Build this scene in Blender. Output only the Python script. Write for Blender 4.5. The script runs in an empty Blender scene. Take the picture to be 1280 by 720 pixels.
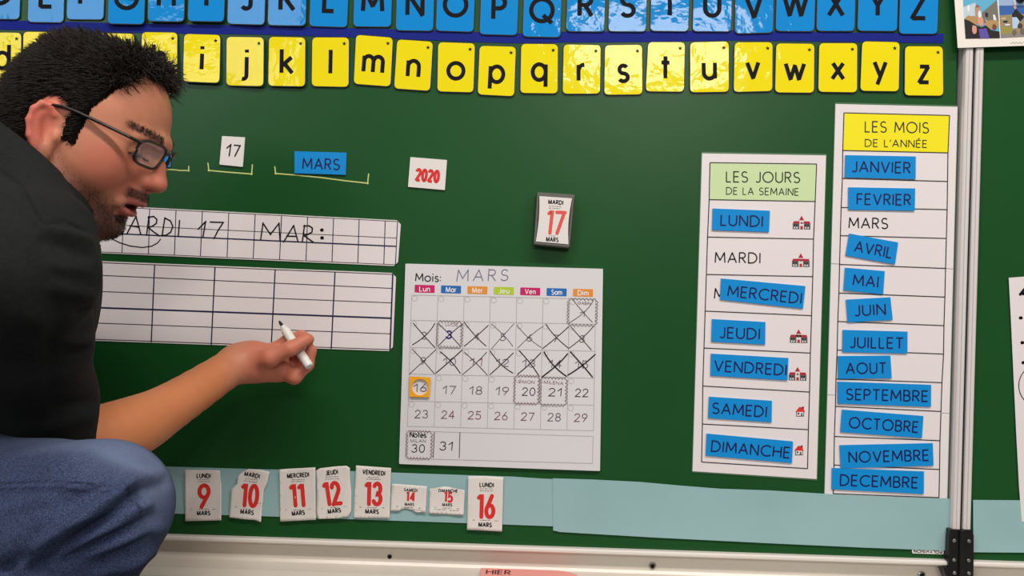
import bpy, bmesh, math, random
import numpy as np
from mathutils import Vector, Matrix

# ---------------------------------------------------------------- camera, light, exposure
scene = bpy.context.scene
COL = scene.collection
random.seed(7)
CAM_D, CAM_Z, FPX = 1.40, 0.68, 1200.0
ROLL, YAW = math.radians(1.6), math.radians(1.0)
cam_data = bpy.data.cameras.new('camera')
cam_data.sensor_width = 36.0
cam_data.lens = 36.0 * FPX / 1280.0
cam_data.clip_start = 0.02
cam = bpy.data.objects.new('camera', cam_data)
COL.objects.link(cam)
CAM_R = Matrix.Rotation(YAW, 3, 'Z') @ Matrix.Rotation(math.pi / 2, 3, 'X') @ Matrix.Rotation(ROLL, 3, 'Z')
CAM_P = Vector((0.0, -CAM_D, CAM_Z))
cam.matrix_world = Matrix.Translation(CAM_P) @ CAM_R.to_4x4()
scene.camera = cam
scene.view_settings.view_transform = 'Standard'
scene.view_settings.look = 'None'
scene.view_settings.gamma = 1.0
scene.view_settings.exposure = 0.0
scene.view_settings.use_curve_mapping = False

world = bpy.data.worlds.new('world')
scene.world = world
world.use_nodes = True
world.node_tree.nodes['Background'].inputs[0].default_value = (1.0, 0.95, 0.92, 1)
world.node_tree.nodes['Background'].inputs[1].default_value = 0.20

def area_light(name, loc, target, size, size_y, power, color):
    d = bpy.data.lights.new(name, 'AREA')
    d.shape = 'RECTANGLE'
    d.size, d.size_y = size, size_y
    d.energy = power
    d.color = color
    o = bpy.data.objects.new(name, d)
    COL.objects.link(o)
    o.location = loc
    o.rotation_euler = (Vector(target) - Vector(loc)).to_track_quat('-Z', 'Y').to_euler()
    return o
# two rows of ceiling tubes behind the camera and a window wall at the back of the class
area_light('ceiling_tubes_near', (0.55, -1.75, 2.75), (0.55, -1.75, 0), 3.4, 0.25, 100, (1.0, 0.95, 0.90))
area_light('ceiling_tubes_far', (1.0, -6.6, 2.70), (0.8, -4.5, 0), 1.3, 0.8, 90, (1.0, 0.95, 0.90))
area_light('window_daylight', (-2.6, -4.6, 2.35), (0.0, 0, 0.8), 1.5, 1.0, 40, (0.92, 0.96, 1.0))

def ray(px, py):
    return CAM_R @ Vector(((px - 640.0) / FPX, (360.0 - py) / FPX, -1.0))
def P(px, py, d=0.0):
    """point of the plane d metres in front of the board that stands at photo position px, py"""
    r = ray(px, py)
    t = (-d - CAM_P.y) / r.y
    return CAM_P + r * t
def Pd(px, py, dist):
    """point at dist metres of depth from the camera"""
    return CAM_P + ray(px, py) * dist

# ---------------------------------------------------------------- materials
def lin(c):
    out = []
    for v in c:
        v = v / 255.0
        out.append(v / 12.92 if v <= 0.04045 else ((v + 0.055) / 1.055) ** 2.4)
    return (out[0], out[1], out[2], 1.0)
MATS = {}
def mat(name, rgb, rough=0.6, spec=0.3, coat=0.0, coat_rough=0.08, metal=0.0, noise=None, bump=None, coat_bump=None):
    """noise = (scale, second rgb, low, high); bump = (scale, strength, distance); coat_bump likewise"""
    if name in MATS:
        return MATS[name]
    m = bpy.data.materials.new(name)
    m.use_nodes = True
    nt = m.node_tree
    b = nt.nodes['Principled BSDF']
    b.inputs['Base Color'].default_value = lin(rgb)
    b.inputs['Roughness'].default_value = rough
    b.inputs['Specular IOR Level'].default_value = spec
    b.inputs['Metallic'].default_value = metal
    b.inputs['Coat Weight'].default_value = coat
    b.inputs['Coat Roughness'].default_value = coat_rough
    tc = nt.nodes.new('ShaderNodeNewGeometry')
    def nz(scale, detail=4.0):
        n = nt.nodes.new('ShaderNodeTexNoise')
        n.inputs['Scale'].default_value = scale
        n.inputs['Detail'].default_value = detail
        nt.links.new(tc.outputs['Position'], n.inputs['Vector'])
        return n
    if noise:
        n = nz(noise[0])
        r = nt.nodes.new('ShaderNodeValToRGB')
        r.color_ramp.elements[0].position = noise[2]
        r.color_ramp.elements[1].position = noise[3]
        r.color_ramp.elements[0].color = lin(rgb)
        r.color_ramp.elements[1].color = lin(noise[1])
        nt.links.new(n.outputs['Fac'], r.inputs['Fac'])
        nt.links.new(r.outputs['Color'], b.inputs['Base Color'])
    def bmp(spec_, sock):
        n = nz(spec_[0])
        bn = nt.nodes.new('ShaderNodeBump')
        bn.inputs['Strength'].default_value = spec_[1]
        bn.inputs['Distance'].default_value = spec_[2]
        nt.links.new(n.outputs['Fac'], bn.inputs['Height'])
        nt.links.new(bn.outputs['Normal'], b.inputs[sock])
    if bump:
        bmp(bump, 'Normal')
    if coat_bump:
        bmp(coat_bump, 'Coat Normal')
    MATS[name] = m
    return m
M_board = mat('green enamel', (25, 78, 34), 0.32, 0.21, noise=(1.7, (20, 70, 30), .35, .7), bump=(900, .05, .0004))
M_wall = mat('wall paint', (205, 200, 190), 0.8)
M_floor = mat('grey floor', (120, 116, 110), 0.5, noise=(40, (105, 100, 96), .4, .6))
M_alu = mat('pale aluminium', (214, 207, 204), 0.4, 0.5)
M_band = mat('aluminium band', (186, 180, 177), 0.5)
M_groove = mat('dark groove', (58, 56, 54), 0.7)
M_cream = mat('cream lacquer', (214, 206, 194), 0.28, 0.5, noise=(3, (206, 198, 184), .4, .7))
M_rail = mat('white rail', (222, 214, 206), 0.4, 0.4)
M_black = mat('black plastic', (14, 14, 15), 0.4, 0.4)
M_steel = mat('steel', (170, 168, 165), 0.3, 0.5, metal=0.9)
M_hole = mat('hole', (18, 17, 16), 0.8)
M_bluecard = mat('blue laminate', (8, 134, 208), 0.6, 0.08, coat=0.32, coat_rough=0.05, coat_bump=(17, .35, .0050))
M_yellowcard = mat('yellow laminate', (238, 219, 12), 0.6, 0.08, coat=0.32, coat_rough=0.05, coat_bump=(17, .35, .0050))
M_edge = mat('card edge black', (20, 20, 22), 0.4, 0.4)
M_ink = mat('black ink', (17, 15, 18), 0.6, 0.12)
M_navyink = mat('navy ink', (12, 22, 82), 0.5)
M_tape = mat('navy tape', (20, 34, 128), 0.6, 0.12)
M_lamin = mat('laminated paper', (228, 219, 219), 0.4, 0.35, coat=.25, coat_rough=.2)
M_film = mat('clear film edge', (70, 108, 74), 0.3, 0.5)
M_paper = mat('paper', (222, 214, 208), 0.8, 0.2, bump=(60, .25, .002))
M_paperw = mat('white paper', (226, 219, 214), 0.7, 0.2)
M_wboard = mat('white board sheet', (216, 213, 215), 0.35, 0.4)
M_label = mat('blue label', (6, 136, 208), 0.55, 0.2)
M_labeledge = mat('label edge', (120, 165, 205), 0.5)
M_ltblue = mat('pale blue paper', (150, 184, 186), 0.75, 0.2, noise=(6, (142, 176, 176), .35, .7), bump=(14, .15, .004))
M_headgreen = mat('pale green print', (200, 220, 166), 0.5)
M_headyellow = mat('yellow print', (240, 226, 14), 0.5)
M_line = mat('print line', (44, 42, 46), 0.6)
M_linegrey = mat('grey line', (172, 168, 168), 0.6)
M_linenavy = mat('navy line', (26, 27, 72), 0.6)
M_pencil = mat('grey marker', (98, 94, 98), 0.6)
M_wine = mat('wine marker', (128, 76, 84), 0.6)
M_violet = mat('violet marker', (44, 22, 120), 0.6)
M_bluegrey = mat('blue grey marker', (112, 116, 142), 0.6)
M_red = mat('red print', (214, 44, 40), 0.6)
M_redlite = mat('light red print', (226, 84, 72), 0.6)
M_darkred = mat('roof red', (176, 34, 48), 0.6)
M_magenta = mat('magenta print', (196, 26, 98), 0.5)
M_tabblue = mat('tab blue', (28, 104, 178), 0.5)
M_orange = mat('tab orange', (224, 142, 52), 0.5)
M_lime = mat('tab lime', (176, 200, 46), 0.5)
M_whiteink = mat('white ink', (240, 236, 238), 0.5)
M_amber = mat('amber magnet', (240, 168, 22), 0.4)
M_frame = mat('dark grey plastic', (98, 95, 88), 0.45, 0.4)
M_chalk = mat('yellow chalk', (196, 206, 130), 0.9, 0.05)
M_pink = mat('pink card', (236, 158, 148), 0.6)

# ---------------------------------------------------------------- mesh builder
class B:
    def __init__(s):
        s.v, s.f, s.m, s.mats, s.sm = [], [], [], [], False
    def mi(s, m):
        if m not in s.mats:
            s.mats.append(m)
        return s.mats.index(m)
    def face(s, pts, m):
        k = len(s.v)
        s.v += [tuple(p) for p in pts]
        s.f.append(tuple(range(k, k + len(pts))))
        s.m.append(s.mi(m))
    def geo(s, verts, faces, m):
        k = len(s.v)
        s.v += [tuple(p) for p in verts]
        i = s.mi(m)
        for f in faces:
            s.f.append(tuple(a + k for a in f))
            s.m.append(i)
    def slab(s, outline, d, thick, m, m_side=None):
        """prism whose front outline is given in photo positions, at depth d (number or function)"""
        fn = d if callable(d) else (lambda x, y: d)
        fr = [P(x, y, fn(x, y)) for x, y in outline]
        bk = [p + Vector((0, thick, 0)) for p in fr]
        n = len(fr)
        k = len(s.v)
        s.v += [tuple(p) for p in fr] + [tuple(p) for p in bk]
        s.f.append(tuple(range(k + n - 1, k - 1, -1)))
        s.m.append(s.mi(m))
        s.f.append(tuple(range(k + n, k + 2 * n)))
        s.m.append(s.mi(m_side or m))
        for i in range(n):
            j = (i + 1) % n
            s.f.append((k + i, k + j, k + n + j, k + n + i))
            s.m.append(s.mi(m_side or m))
    def box(s, lo, hi, m):
        x0, y0, z0 = lo
        x1, y1, z1 = hi
        vs = [(x0, y0, z0), (x1, y0, z0), (x1, y1, z0), (x0, y1, z0), (x0, y0, z1), (x1, y0, z1), (x1, y1, z1), (x0, y1, z1)]
        s.geo(vs, [(0, 3, 2, 1), (4, 5, 6, 7), (0, 1, 5, 4), (1, 2, 6, 5), (2, 3, 7, 6), (3, 0, 4, 7)], m)
    def stroke(s, pts, w, d, m, cap=False):
        """flat inked line through photo positions"""
        fn = d if callable(d) else (lambda x, y: d)
        q = [pts[0]]
        for p in pts[1:]:
            if abs(p[0] - q[-1][0]) + abs(p[1] - q[-1][1]) > 1e-4:
                q.append(p)
        if len(q) < 2:
            return
        for i in range(1, len(q) - 1):
            ax, ay, cx, cy = q[i][0] - q[i - 1][0], q[i][1] - q[i - 1][1], q[i + 1][0] - q[i][0], q[i + 1][1] - q[i][1]
            la, lc = math.hypot(ax, ay), math.hypot(cx, cy)
            if (ax * cx + ay * cy) / (la * lc) < .35 and min(la, lc) > .8 * w:
                e = .22 * w if (ax * cx + ay * cy) < 0 else .5 * w
                fe = (lambda x, y: fn(x, y) + .00004)
                s.stroke(q[:i] + [(q[i][0] + ax / la * e, q[i][1] + ay / la * e)], w, fn, m, cap)
                s.stroke([(q[i][0] - (cx / lc * e if e > .3 * w else 0), q[i][1] - (cy / lc * e if e > .3 * w else 0))] + q[i + 1:], w, fe, m, cap)
                return
        closed = len(q) > 3 and abs(q[0][0] - q[-1][0]) + abs(q[0][1] - q[-1][1]) < 1e-3
        n = len(q)
        L, R = [], []
        for i in range(n):
            a = q[i - 1] if i > 0 else (q[n - 2] if closed else None)
            c = q[i + 1] if i < n - 1 else (q[1] if closed else None)
            def nd(u, v):
                dx, dy = v[0] - u[0], v[1] - u[1]
                l = math.hypot(dx, dy) or 1e-9
                return (-dy / l, dx / l)
            if a is None:
                nx, ny = nd(q[i], c)
                k = 1.0
            elif c is None:
                nx, ny = nd(a, q[i])
                k = 1.0
            else:
                n1, n2 = nd(a, q[i]), nd(q[i], c)
                nx, ny = n1[0] + n2[0], n1[1] + n2[1]
                l = math.hypot(nx, ny)
                if l < 1e-6:
                    nx, ny, k = n1[0], n1[1], 1.0
                else:
                    nx, ny = nx / l, ny / l
                    k = min(1.0 / max(.2, nx * n1[0] + ny * n1[1]), 1.9)
            h = w * .5 * k
            L.append((q[i][0] + nx * h, q[i][1] + ny * h))
            R.append((q[i][0] - nx * h, q[i][1] - ny * h))
        kk = len(s.v)
        for a, b in zip(L, R):
            s.v.append(tuple(P(a[0], a[1], fn(*a))))
            s.v.append(tuple(P(b[0], b[1], fn(*b))))
        i_m = s.mi(m)
        for i in range(n - 1):
            s.f.append((kk + 2 * i, kk + 2 * i + 2, kk + 2 * i + 3, kk + 2 * i + 1))
            s.m.append(i_m)
        if cap and not closed:
            for c in (q[0], q[-1]):
                s.face([P(c[0] + .5 * w * math.cos(t), c[1] + .5 * w * math.sin(t), fn(*c) + .00002) for t in [k * math.pi / 6 for k in range(12)]][::-1], m)
    def finish(s, name, parent=None, label=None, cat=None, group=None, kind=None, smooth=False, origin=None):
        vs = np.array(s.v, dtype=float)
        if origin is None:
            origin = (vs.min(0) + vs.max(0)) / 2
        origin = Vector(origin)
        me = bpy.data.meshes.new(name)
        me.from_pydata([tuple(Vector(p) - origin) for p in s.v], [], s.f)
        for m in s.mats:
            me.materials.append(m)
        me.polygons.foreach_set('material_index', s.m)
        if smooth:
            me.polygons.foreach_set('use_smooth', [True] * len(s.f))
        me.update()
        o = bpy.data.objects.new(name, me)
        COL.objects.link(o)
        put(o, origin, parent)
        tag(o, label, cat, group, kind)
        return o
WORLD_POS = {}
def put(o, origin, parent):
    WORLD_POS[o.name] = Vector(origin)
    if parent is not None:
        o.parent = parent
        o.location = Vector(origin) - WORLD_POS[parent.name]
    else:
        o.location = origin
def tag(o, label=None, cat=None, group=None, kind=None):
    if label: o['label'] = label
    if cat: o['category'] = cat
    if group: o['group'] = group
    if kind: o['kind'] = kind
def empty(name, loc, label, cat, group=None):
    o = bpy.data.objects.new(name, None)
    o.empty_display_size = .05
    COL.objects.link(o)
    put(o, Vector(loc), None)
    tag(o, label, cat, group)
    return o

# ---------------------------------------------------------------- drawn alphabet (single stroke letters)
def A(cx, cy, rx, ry, a0, a1):
    n = max(3, int(abs(a1 - a0) / 15))
    return [(cx + rx * math.cos(math.radians(a0 + (a1 - a0) * i / n)), cy + ry * math.sin(math.radians(a0 + (a1 - a0) * i / n))) for i in range(n + 1)]
X = .70
G = {
 'A': (.76, [[(0, 0), (.38, 1), (.76, 0)], [(.14, .34), (.62, .34)]]),
 'B': (.55, [[(0, 0), (0, 1), (.27, 1)] + A(.27, .765, .235, .235, 90, -90) + [(0, .53)], [(0, .53), (.29, .53)] + A(.29, .265, .265, .265, 90, -90) + [(0, 0)]]),
 'C': (.82, [A(.5, .5, .5, .5, 45, 315)]),
 'D': (.74, [[(0, 0), (0, 1), (.24, 1)] + A(.24, .5, .5, .5, 90, -90) + [(0, 0), (0, .2)]]),
 'E': (.5, [[(.5, 1), (0, 1), (0, 0), (.5, 0)], [(0, .52), (.45, .52)]]),
 'F': (.48, [[(.48, 1), (0, 1), (0, 0)], [(0, .5), (.43, .5)]]),
 'G': (.98, [A(.49, .5, .49, .5, 48, 355) + [(.98, .46), (.56, .46)]]),
 'H': (.68, [[(0, 0), (0, 1)], [(.68, 0), (.68, 1)], [(0, .53), (.68, .53)]]),
 'I': (.02, [[(.01, 0), (.01, 1)]]),
 'J': (.38, [[(.38, 1), (.38, .22)] + A(.18, .2, .2, .2, 0, -150)]),
 'K': (.6, [[(0, 0), (0, 1)], [(.55, 1), (.03, .48)], [(.16, .6), (.6, 0)]]),
 'L': (.44, [[(0, 1), (0, 0), (.44, 0)]]),
 'M': (.88, [[(0, 0), (.06, 1), (.44, .22), (.82, 1), (.88, 0)]]),
 'µ': (.92, [[(0, 0), (.08, 1), (.46, 0), (.84, 1), (.92, 0)]]),
 'N': (.68, [[(0, 0), (0, 1), (.68, 0), (.68, 1)]]),
 'O': (.98, [A(.49, .5, .49, .5, 90, 450)]),
 'P': (.52, [[(0, 0), (0, 1), (.26, 1)] + A(.26, .74, .26, .26, 90, -90) + [(0, .48)]]),
 'Q': (1.0, [A(.49, .5, .49, .5, 90, 450), [(.55, .28), (.95, -.08)]]),
 'R': (.56, [[(0, 0), (0, 1), (.27, 1)] + A(.27, .745, .255, .255, 90, -90) + [(0, .49)], [(.24, .49), (.56, 0)]]),
 'S': (.56, [A(.28, .75, .25, .25, 35, 270) + A(.28, .25, .28, .25, 90, -150)]),
 'T': (.6, [[(0, 1), (.6, 1)], [(.3, 1), (.3, 0)]]),
 'U': (.64, [[(0, 1), (0, .32)] + A(.32, .32, .32, .32, 180, 360) + [(.64, 1)]]),
 'V': (.72, [[(0, 1), (.36, 0), (.72, 1)]]),
 'W': (1.1, [[(0, 1), (.29, 0), (.55, .95), (.81, 0), (1.1, 1)]]),
 'X': (.64, [[(0, 0), (.62, 1)], [(.02, 1), (.64, 0)]]),
 'Y': (.64, [[(0, 1), (.32, .46), (.64, 1)], [(.32, .46), (.32, 0)]]),
 'Z': (.6, [[(.02, 1), (.58, 1), (0, 0), (.6, 0)]]),
 'É': (.5, [[(.5, 1), (0, 1), (0, 0), (.5, 0)], [(0, .52), (.45, .52)], [(.2, 1.14), (.36, 1.32)]]),
 "'": (.02, [[(.03, 1), (0, .72)]]),
 ':': (.02, [[(.01, .1), (.01, .22)], [(.01, .55), (.01, .67)]]),
 ' ': (.3, []),
 '-': (.3, [[(0, .4), (.3, .4)]]),
 'a': (.56, [A(.28, X / 2, .28, X / 2, 0, 360), [(.56, 0), (.56, X)]]),
 'b': (.56, [A(.28, X / 2, .28, X / 2, 0, 360), [(0, 0), (0, 1)]]),
 'd': (.58, [A(.29, X / 2, .29, X / 2, 0, 360), [(.58, 0), (.58, 1.05)]]),
 'e': (.6, [[(.0, .37), (.6, .37)] + A(.3, X / 2, .3, X / 2, 5, 315)]),
 'f': (.34, [[(.14, 0), (.14, .82)] + A(.29, .82, .15, .18, 180, 70), [(0, X), (.32, X)]]),
 'g': (.58, [A(.29, X / 2, .29, X / 2, 0, 360), [(.58, X), (.58, -.05)] + A(.3, -.06, .28, .24, 0, -150)]),
 'h': (.5, [[(0, 0), (0, 1.05)], [(0, .4)] + A(.25, .43, .25, .27, 180, 0) + [(.5, 0)]]),
 'i': (.06, [[(.03, 0), (.03, X)], [(.03, .9), (.03, 1.03)]]),
 'j': (.2, [[(.17, X), (.17, -.12)] + A(.02, -.12, .15, .16, 0, -110), [(.17, .9), (.17, 1.03)]]),
 'k': (.48, [[(0, 0), (0, 1.05)], [(.44, X), (.03, .33)], [(.13, .42), (.48, 0)]]),
 'l': (.04, [[(.02, 0), (.02, 1.05)]]),
 'm': (.84, [[(0, 0), (0, X)], [(0, .42)] + A(.21, .47, .21, .23, 180, 0) + [(.42, 0)], [(.42, .42)] + A(.63, .47, .21, .23, 180, 0) + [(.84, 0)]]),
 'n': (.48, [[(0, 0), (0, X)], [(0, .4)] + A(.24, .44, .24, .26, 180, 0) + [(.48, 0)]]),
 'o': (.68, [A(.34, X / 2, .34, X / 2, 90, 450)]),
 'p': (.58, [A(.29, X / 2, .29, X / 2, 180, 540), [(0, X), (0, -.3)]]),
 'q': (.58, [A(.29, X / 2, .29, X / 2, 0, 360), [(.58, X), (.58, -.3)]]),
 'r': (.27, [[(0, 0), (0, X)], [(0, .4)] + A(.24, .42, .24, .28, 180, 85)]),
 's': (.4, [A(.2, .525, .17, .175, 30, 270) + A(.2, .175, .2, .175, 90, -150)]),
 't': (.36, [[(.18, 0), (.18, .98)], [(0, X), (.36, X)]]),
 'u': (.5, [[(0, X), (0, .26)] + A(.25, .26, .25, .26, 180, 360) + [(.5, X)], [(.5, 0), (.5, .3)]]),
 'v': (.5, [[(0, X), (.25, 0), (.5, X)]]),
 'w': (.82, [[(0, X), (.22, 0), (.41, .62), (.6, 0), (.82, X)]]),
 'x': (.5, [[(0, 0), (.48, X)], [(.02, X), (.5, 0)]]),
 'y': (.5, [[(0, X), (.27, .05)], [(.5, X), (.14, -.3)]]),
 'z': (.42, [[(.02, X), (.4, X), (0, 0), (.42, 0)]]),
 '0': (.5, [A(.25, .5, .25, .5, 90, 450)]),
 '1': (.2, [[(0, .9), (.1, .97), (.2, .97), (.2, 0)]]),
 '¹': (.3, [[(0, .68), (.28, 1), (.26, 0)]]),
 '2': (.5, [A(.25, .74, .24, .26, 170, -35) + [(0, 0), (.5, 0)]]),
 '3': (.48, [A(.23, .75, .22, .25, 150, -80) + A(.23, .26, .25, .26, 80, -155)]),
 '4': (.5, [[(.36, 0), (.36, 1), (0, .3), (.5, .3)]]),
 '5': (.48, [[(.44, 1), (.08, 1), (.05, .56)] + A(.22, .32, .26, .32, 125, -145)]),
 '6': (.48, [[(.36, 1), (.04, .42)] + A(.24, .28, .24, .28, 150, 510)]),
 '7': (.48, [[(0, .97), (.48, .97), (.16, 0)]]),
 '8': (.48, [A(.24, .76, .2, .24, 270, 630), A(.24, .26, .24, .26, 90, 450)]),
 '9': (.48, [A(.24, .72, .24, .28, 330, -30) + [(.14, 0)]]),
}
def text(b, s, p0, p1, cap, w, d, m, gap=.27, rnd=False, slant=0.0):
    """write s with its baseline from p0 to p1 (photo positions); cap = height of capitals"""
    if cap < 6: s = s.replace('M', 'µ')
    tot = 0.0
    xs = []
    for i, ch in enumerate(s):
        xs.append(tot)
        tot += G[ch][0] + (gap if i < len(s) - 1 else 0)
    L = math.hypot(p1[0] - p0[0], p1[1] - p0[1])
    ux, uy = (p1[0] - p0[0]) / L, (p1[1] - p0[1]) / L
    vx, vy = uy + slant * ux, -ux + slant * uy
    k = L / tot if tot > 0.1 else 0
    for x0, ch in zip(xs, s):
        for ip, pl in enumerate(G[ch][1]):
            dd = (lambda x, y, e=ip * .00009: (d(x, y) if callable(d) else d) + e)
            b.stroke([(p0[0] + ux * (x0 + x) * k + vx * y * cap, p0[1] + uy * (x0 + x) * k + vy * y * cap) for x, y in pl], w, dd, m, rnd)
def rounded(q, r, n=5):
    """corner-rounded outline of quad TL, TR, BR, BL (r = number or 4 radii)"""
    rr = r if isinstance(r, (list, tuple)) else [r] * 4
    out = []
    for i in range(4):
        p, a, c = Vector(q[i]), Vector(q[i - 1]), Vector(q[(i + 1) % 4])
        if rr[i] <= 0:
            out.append(tuple(p))
            continue
        s0 = p + (a - p).normalized() * rr[i]
        s1 = p + (c - p).normalized() * rr[i]
        for k in range(n + 1):
            t = k / n
            out.append(tuple(s0 * (1 - t) ** 2 + p * 2 * t * (1 - t) + s1 * t * t))
    return out
def lerp(a, b, t):
    return (a[0] + (b[0] - a[0]) * t, a[1] + (b[1] - a[1]) * t)
def bil(q, u, v):
    return lerp(lerp(q[0], q[1], u), lerp(q[3], q[2], u), v)
def rect(x, y, w, h, ang=1.6):
    c, s = math.cos(math.radians(ang)), math.sin(math.radians(ang))
    return [(x + c * a * w / 2 - s * e * h / 2, y + s * a * w / 2 + c * e * h / 2) for a, e in ((-1, -1), (1, -1), (1, 1), (-1, 1))]

# ---------------------------------------------------------------- the setting
b = B(); b.box((-3.2, .06, -0.02), (3.2, .20, 3.0), M_wall); b.finish('wall_back', kind='structure')
b = B(); b.box((-3.2, -6, -.1), (3.2, .06, 0), M_floor); b.finish('floor', kind='structure')

# ---------------------------------------------------------------- the board
zr0, zr1 = P(640, 687, 0).z, P(640, 681, 0).z          # bottom rail
x_mid = P(1205, 360, 0).x
LEFT = -1.35
board = empty('chalkboard', (0.0, .05, P(640, 720, 0).z - .04), 'large green folding chalkboard with a hinged right wing, aluminium edges and cream ledge', 'chalkboard')
BW = P(1198, 60, 0).x
b = B(); b.box((LEFT, 0, zr1), (BW - .002, .03, 1.36), M_board); b.finish('main_panel', board, label='wide green writing panel')
xw0 = P(1219, 360, 0).x
b = B(); b.box((xw0, 0.001, zr1), (1.30, .03, 1.36), M_board); b.finish('wing_panel', board, label='green wing panel right of the hinge')
xa = [P(1193.7, 360, 0).x, P(1206, 360, 0).x, P(1218.5, 360, 0).x]
def profile(x0, x1):
    b = B()
    n = 8
    pr = []
    w = x1 - x0
    for i in range(n + 1):
        t = i / n
        e = min(t, 1 - t)
        y = -.012 + (.006 if e < .01 else (0.0012 if e < .2 else 0))
        pr.append((x0 + t * w, y))
    zt, zb = 1.37, zr1 - .0
    for i in range(n):
        (xa_, ya), (xb, yb) = pr[i], pr[i + 1]
        b.face([(xa_, ya, zb), (xb, yb, zb), (xb, yb, zt), (xa_, ya, zt)], M_alu)
    b.face([(x0, pr[0][1], zb), (x0, pr[0][1], zt), (x0, .03, zt), (x0, .03, zb)], M_alu)
    b.face([(x1, pr[-1][1], zt), (x1, pr[-1][1], zb), (x1, .03, zb), (x1, .03, zt)], M_alu)
    b.face([(p[0], p[1], zt) for p in pr] + [(x1, .03, zt), (x0, .03, zt)], M_alu)
    # fine grooves of the extrusion
    for t in (.45,):
        b.box((x0 + t * w - .0006, -.0124, zb), (x0 + t * w + .0006, -.0118, zt), M_band)
    return b.finish('edge_profile', board, label='pale aluminium edge strip')
profile(xa[0], xa[1] - .0006)
profile(xa[1] + .0006, xa[2])
b = B(); b.box((xa[1] - .0004, -.0105, zr1), (xa[1] + .0004, .028, 1.36), M_groove); b.finish('seam', board)
# bottom rail, back panel of the tray and the ledge, one cross-section run along x
def run(name, sec, m, x0, x1, label=None):
    b = B()
    n = len(sec)
    for i in range(n):
        (y0, z0), (y1, z1) = sec[i], sec[(i + 1) % n]
        b.face([(x0, y0, z0), (x0, y1, z1), (x1, y1, z1), (x1, y0, z0)], m)
    b.face([(x0, y, z) for y, z in sec], m)
    b.face([(x1, y, z) for y, z in sec][::-1], m)
    return b.finish(name, board, label=label)
rail_sec = [(.03, zr1), (-.010, zr1), (-.0125, zr1 - .002), (-.0125, zr0 + .002), (-.011, zr0), (.03, zr0)]
xh0, xh1 = P(1186, 690, .015).x, P(1217, 690, .015).x
run('bottom_rail', rail_sec, M_rail, LEFT, xh0, 'white bottom rail')
run('bottom_rail', rail_sec, M_rail, xh1, 1.30, 'white bottom rail')
zl = P(640, 712, 0).z
led = [(.03, zr0), (.004, zr0), (.004, zl + .004), (.001, zl), (-.030, zl - .002), (-.034, zl - .0005), (-.040, zl - .0005), (-.060, zl - .004), (-.078, zl - .006), (-.084, zl + .002), (-.090, zl + .002), (-.092, zl - .012), (-.086, zl - .024), (.03, zl - .03)]
run('chalk_ledge', led, M_cream, LEFT, xh0, 'cream lacquered chalk ledge')
run('chalk_ledge', led, M_cream, xh1, 1.30, 'cream lacquered chalk ledge')
def disc(name, px, py, d, r, m, parent, dome=.0015, m2=None, label=None):
    b = B()
    c = P(px, py, d)
    n = 14
    ring = [c + Vector((r * math.cos(2 * math.pi * i / n), 0, r * math.sin(2 * math.pi * i / n))) for i in range(n)]
    inn = [c + Vector((.6 * r * math.cos(2 * math.pi * i / n), -dome, .6 * r * math.sin(2 * math.pi * i / n))) for i in range(n)]
    bk = [p + Vector((0, .003, 0)) for p in ring]
    for i in range(n):
        j = (i + 1) % n
        b.face([ring[i], ring[j], inn[j], inn[i]], m)
        b.face([bk[i], bk[j], ring[j], ring[i]], m)
    if m2:
        hol = [c + Vector((.33 * r * math.cos(2 * math.pi * i / n), -dome + .0012, .33 * r * math.sin(2 * math.pi * i / n))) for i in range(n)]
        for i in range(n):
            j = (i + 1) % n
            b.face([inn[i], inn[j], hol[j], hol[i]], m2)
        b.face(hol, m2)
    else:
        b.face(inn, m)
    return b.finish(name, parent, label=label)
disc('screw', 487, 696, -.003, .0032, M_hole, board, .0002)
disc('screw', 815.5, 707.5, -.003, .0056, M_steel, board, .0016, M_hole)
disc('screw', 1152, 719, -.003, .0056, M_steel, board, .0016, M_hole)
# hinge
b = B()
b.slab([(1187.5, 662), (1200.5, 662.3), (1200.5, 740), (1185.2, 740), (1185.6, 700), (1186.5, 674)], .0165, .012, M_black)
b.slab([(1203.0, 662.4), (1214.5, 662.6), (1217.2, 669), (1216.8, 740), (1202.5, 740)], .0165, .012, M_black)
b.slab([(1179, 709.5), (1187, 709.5), (1187, 730), (1181, 716)], .018, .02, M_black)
hinge = b.finish('hinge', board, label='black hinge plates with bright screws')
b = B()
c0, c1 = P(1202, 663, .018), P(1201, 742, .018)
n = 12
for i in range(n):
    a0, a1 = 2 * math.pi * i / n, 2 * math.pi * (i + 1) / n
    r = .0034
    b.face([c0 + Vector((r * math.cos(a0), r * math.sin(a0), 0)), c0 + Vector((r * math.cos(a1), r * math.sin(a1), 0)),
            c1 + Vector((r * math.cos(a1), r * math.sin(a1), 0)), c1 + Vector((r * math.cos(a0), r * math.sin(a0), 0))], M_black)
b.face([c0 + Vector((.0034 * math.cos(2 * math.pi * i / n), .0034 * math.sin(2 * math.pi * i / n), 0)) for i in range(n)], M_black)
b.finish('hinge_pin', hinge)
for sx, sy in ((1193.2, 676), (1211.5, 676.8), (1193, 700.3), (1211, 701), (1193.5, 716.5), (1211.2, 717)):
    disc('hinge_screw', sx, sy, .0172, .0028, M_steel, hinge, .0012)
# maker's plate, mounted upside down
b = B()
q = [(1140, 686.5), (1179.8, 688.3), (1179.3, 693), (1140.5, 691.8)]
b.slab(rounded(q, [0, 0, 1.2, 1.2]), .0016, .0016, M_paperw)
plate = b.finish('maker_plate', board, label='small white plate with upside-down lettering')
b = B(); text(b, 'POLYVISION', (1177.5, 688.8), (1142.5, 687.6), 3.0, .8, .0018, M_ink); b.finish('lettering', plate)
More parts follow.
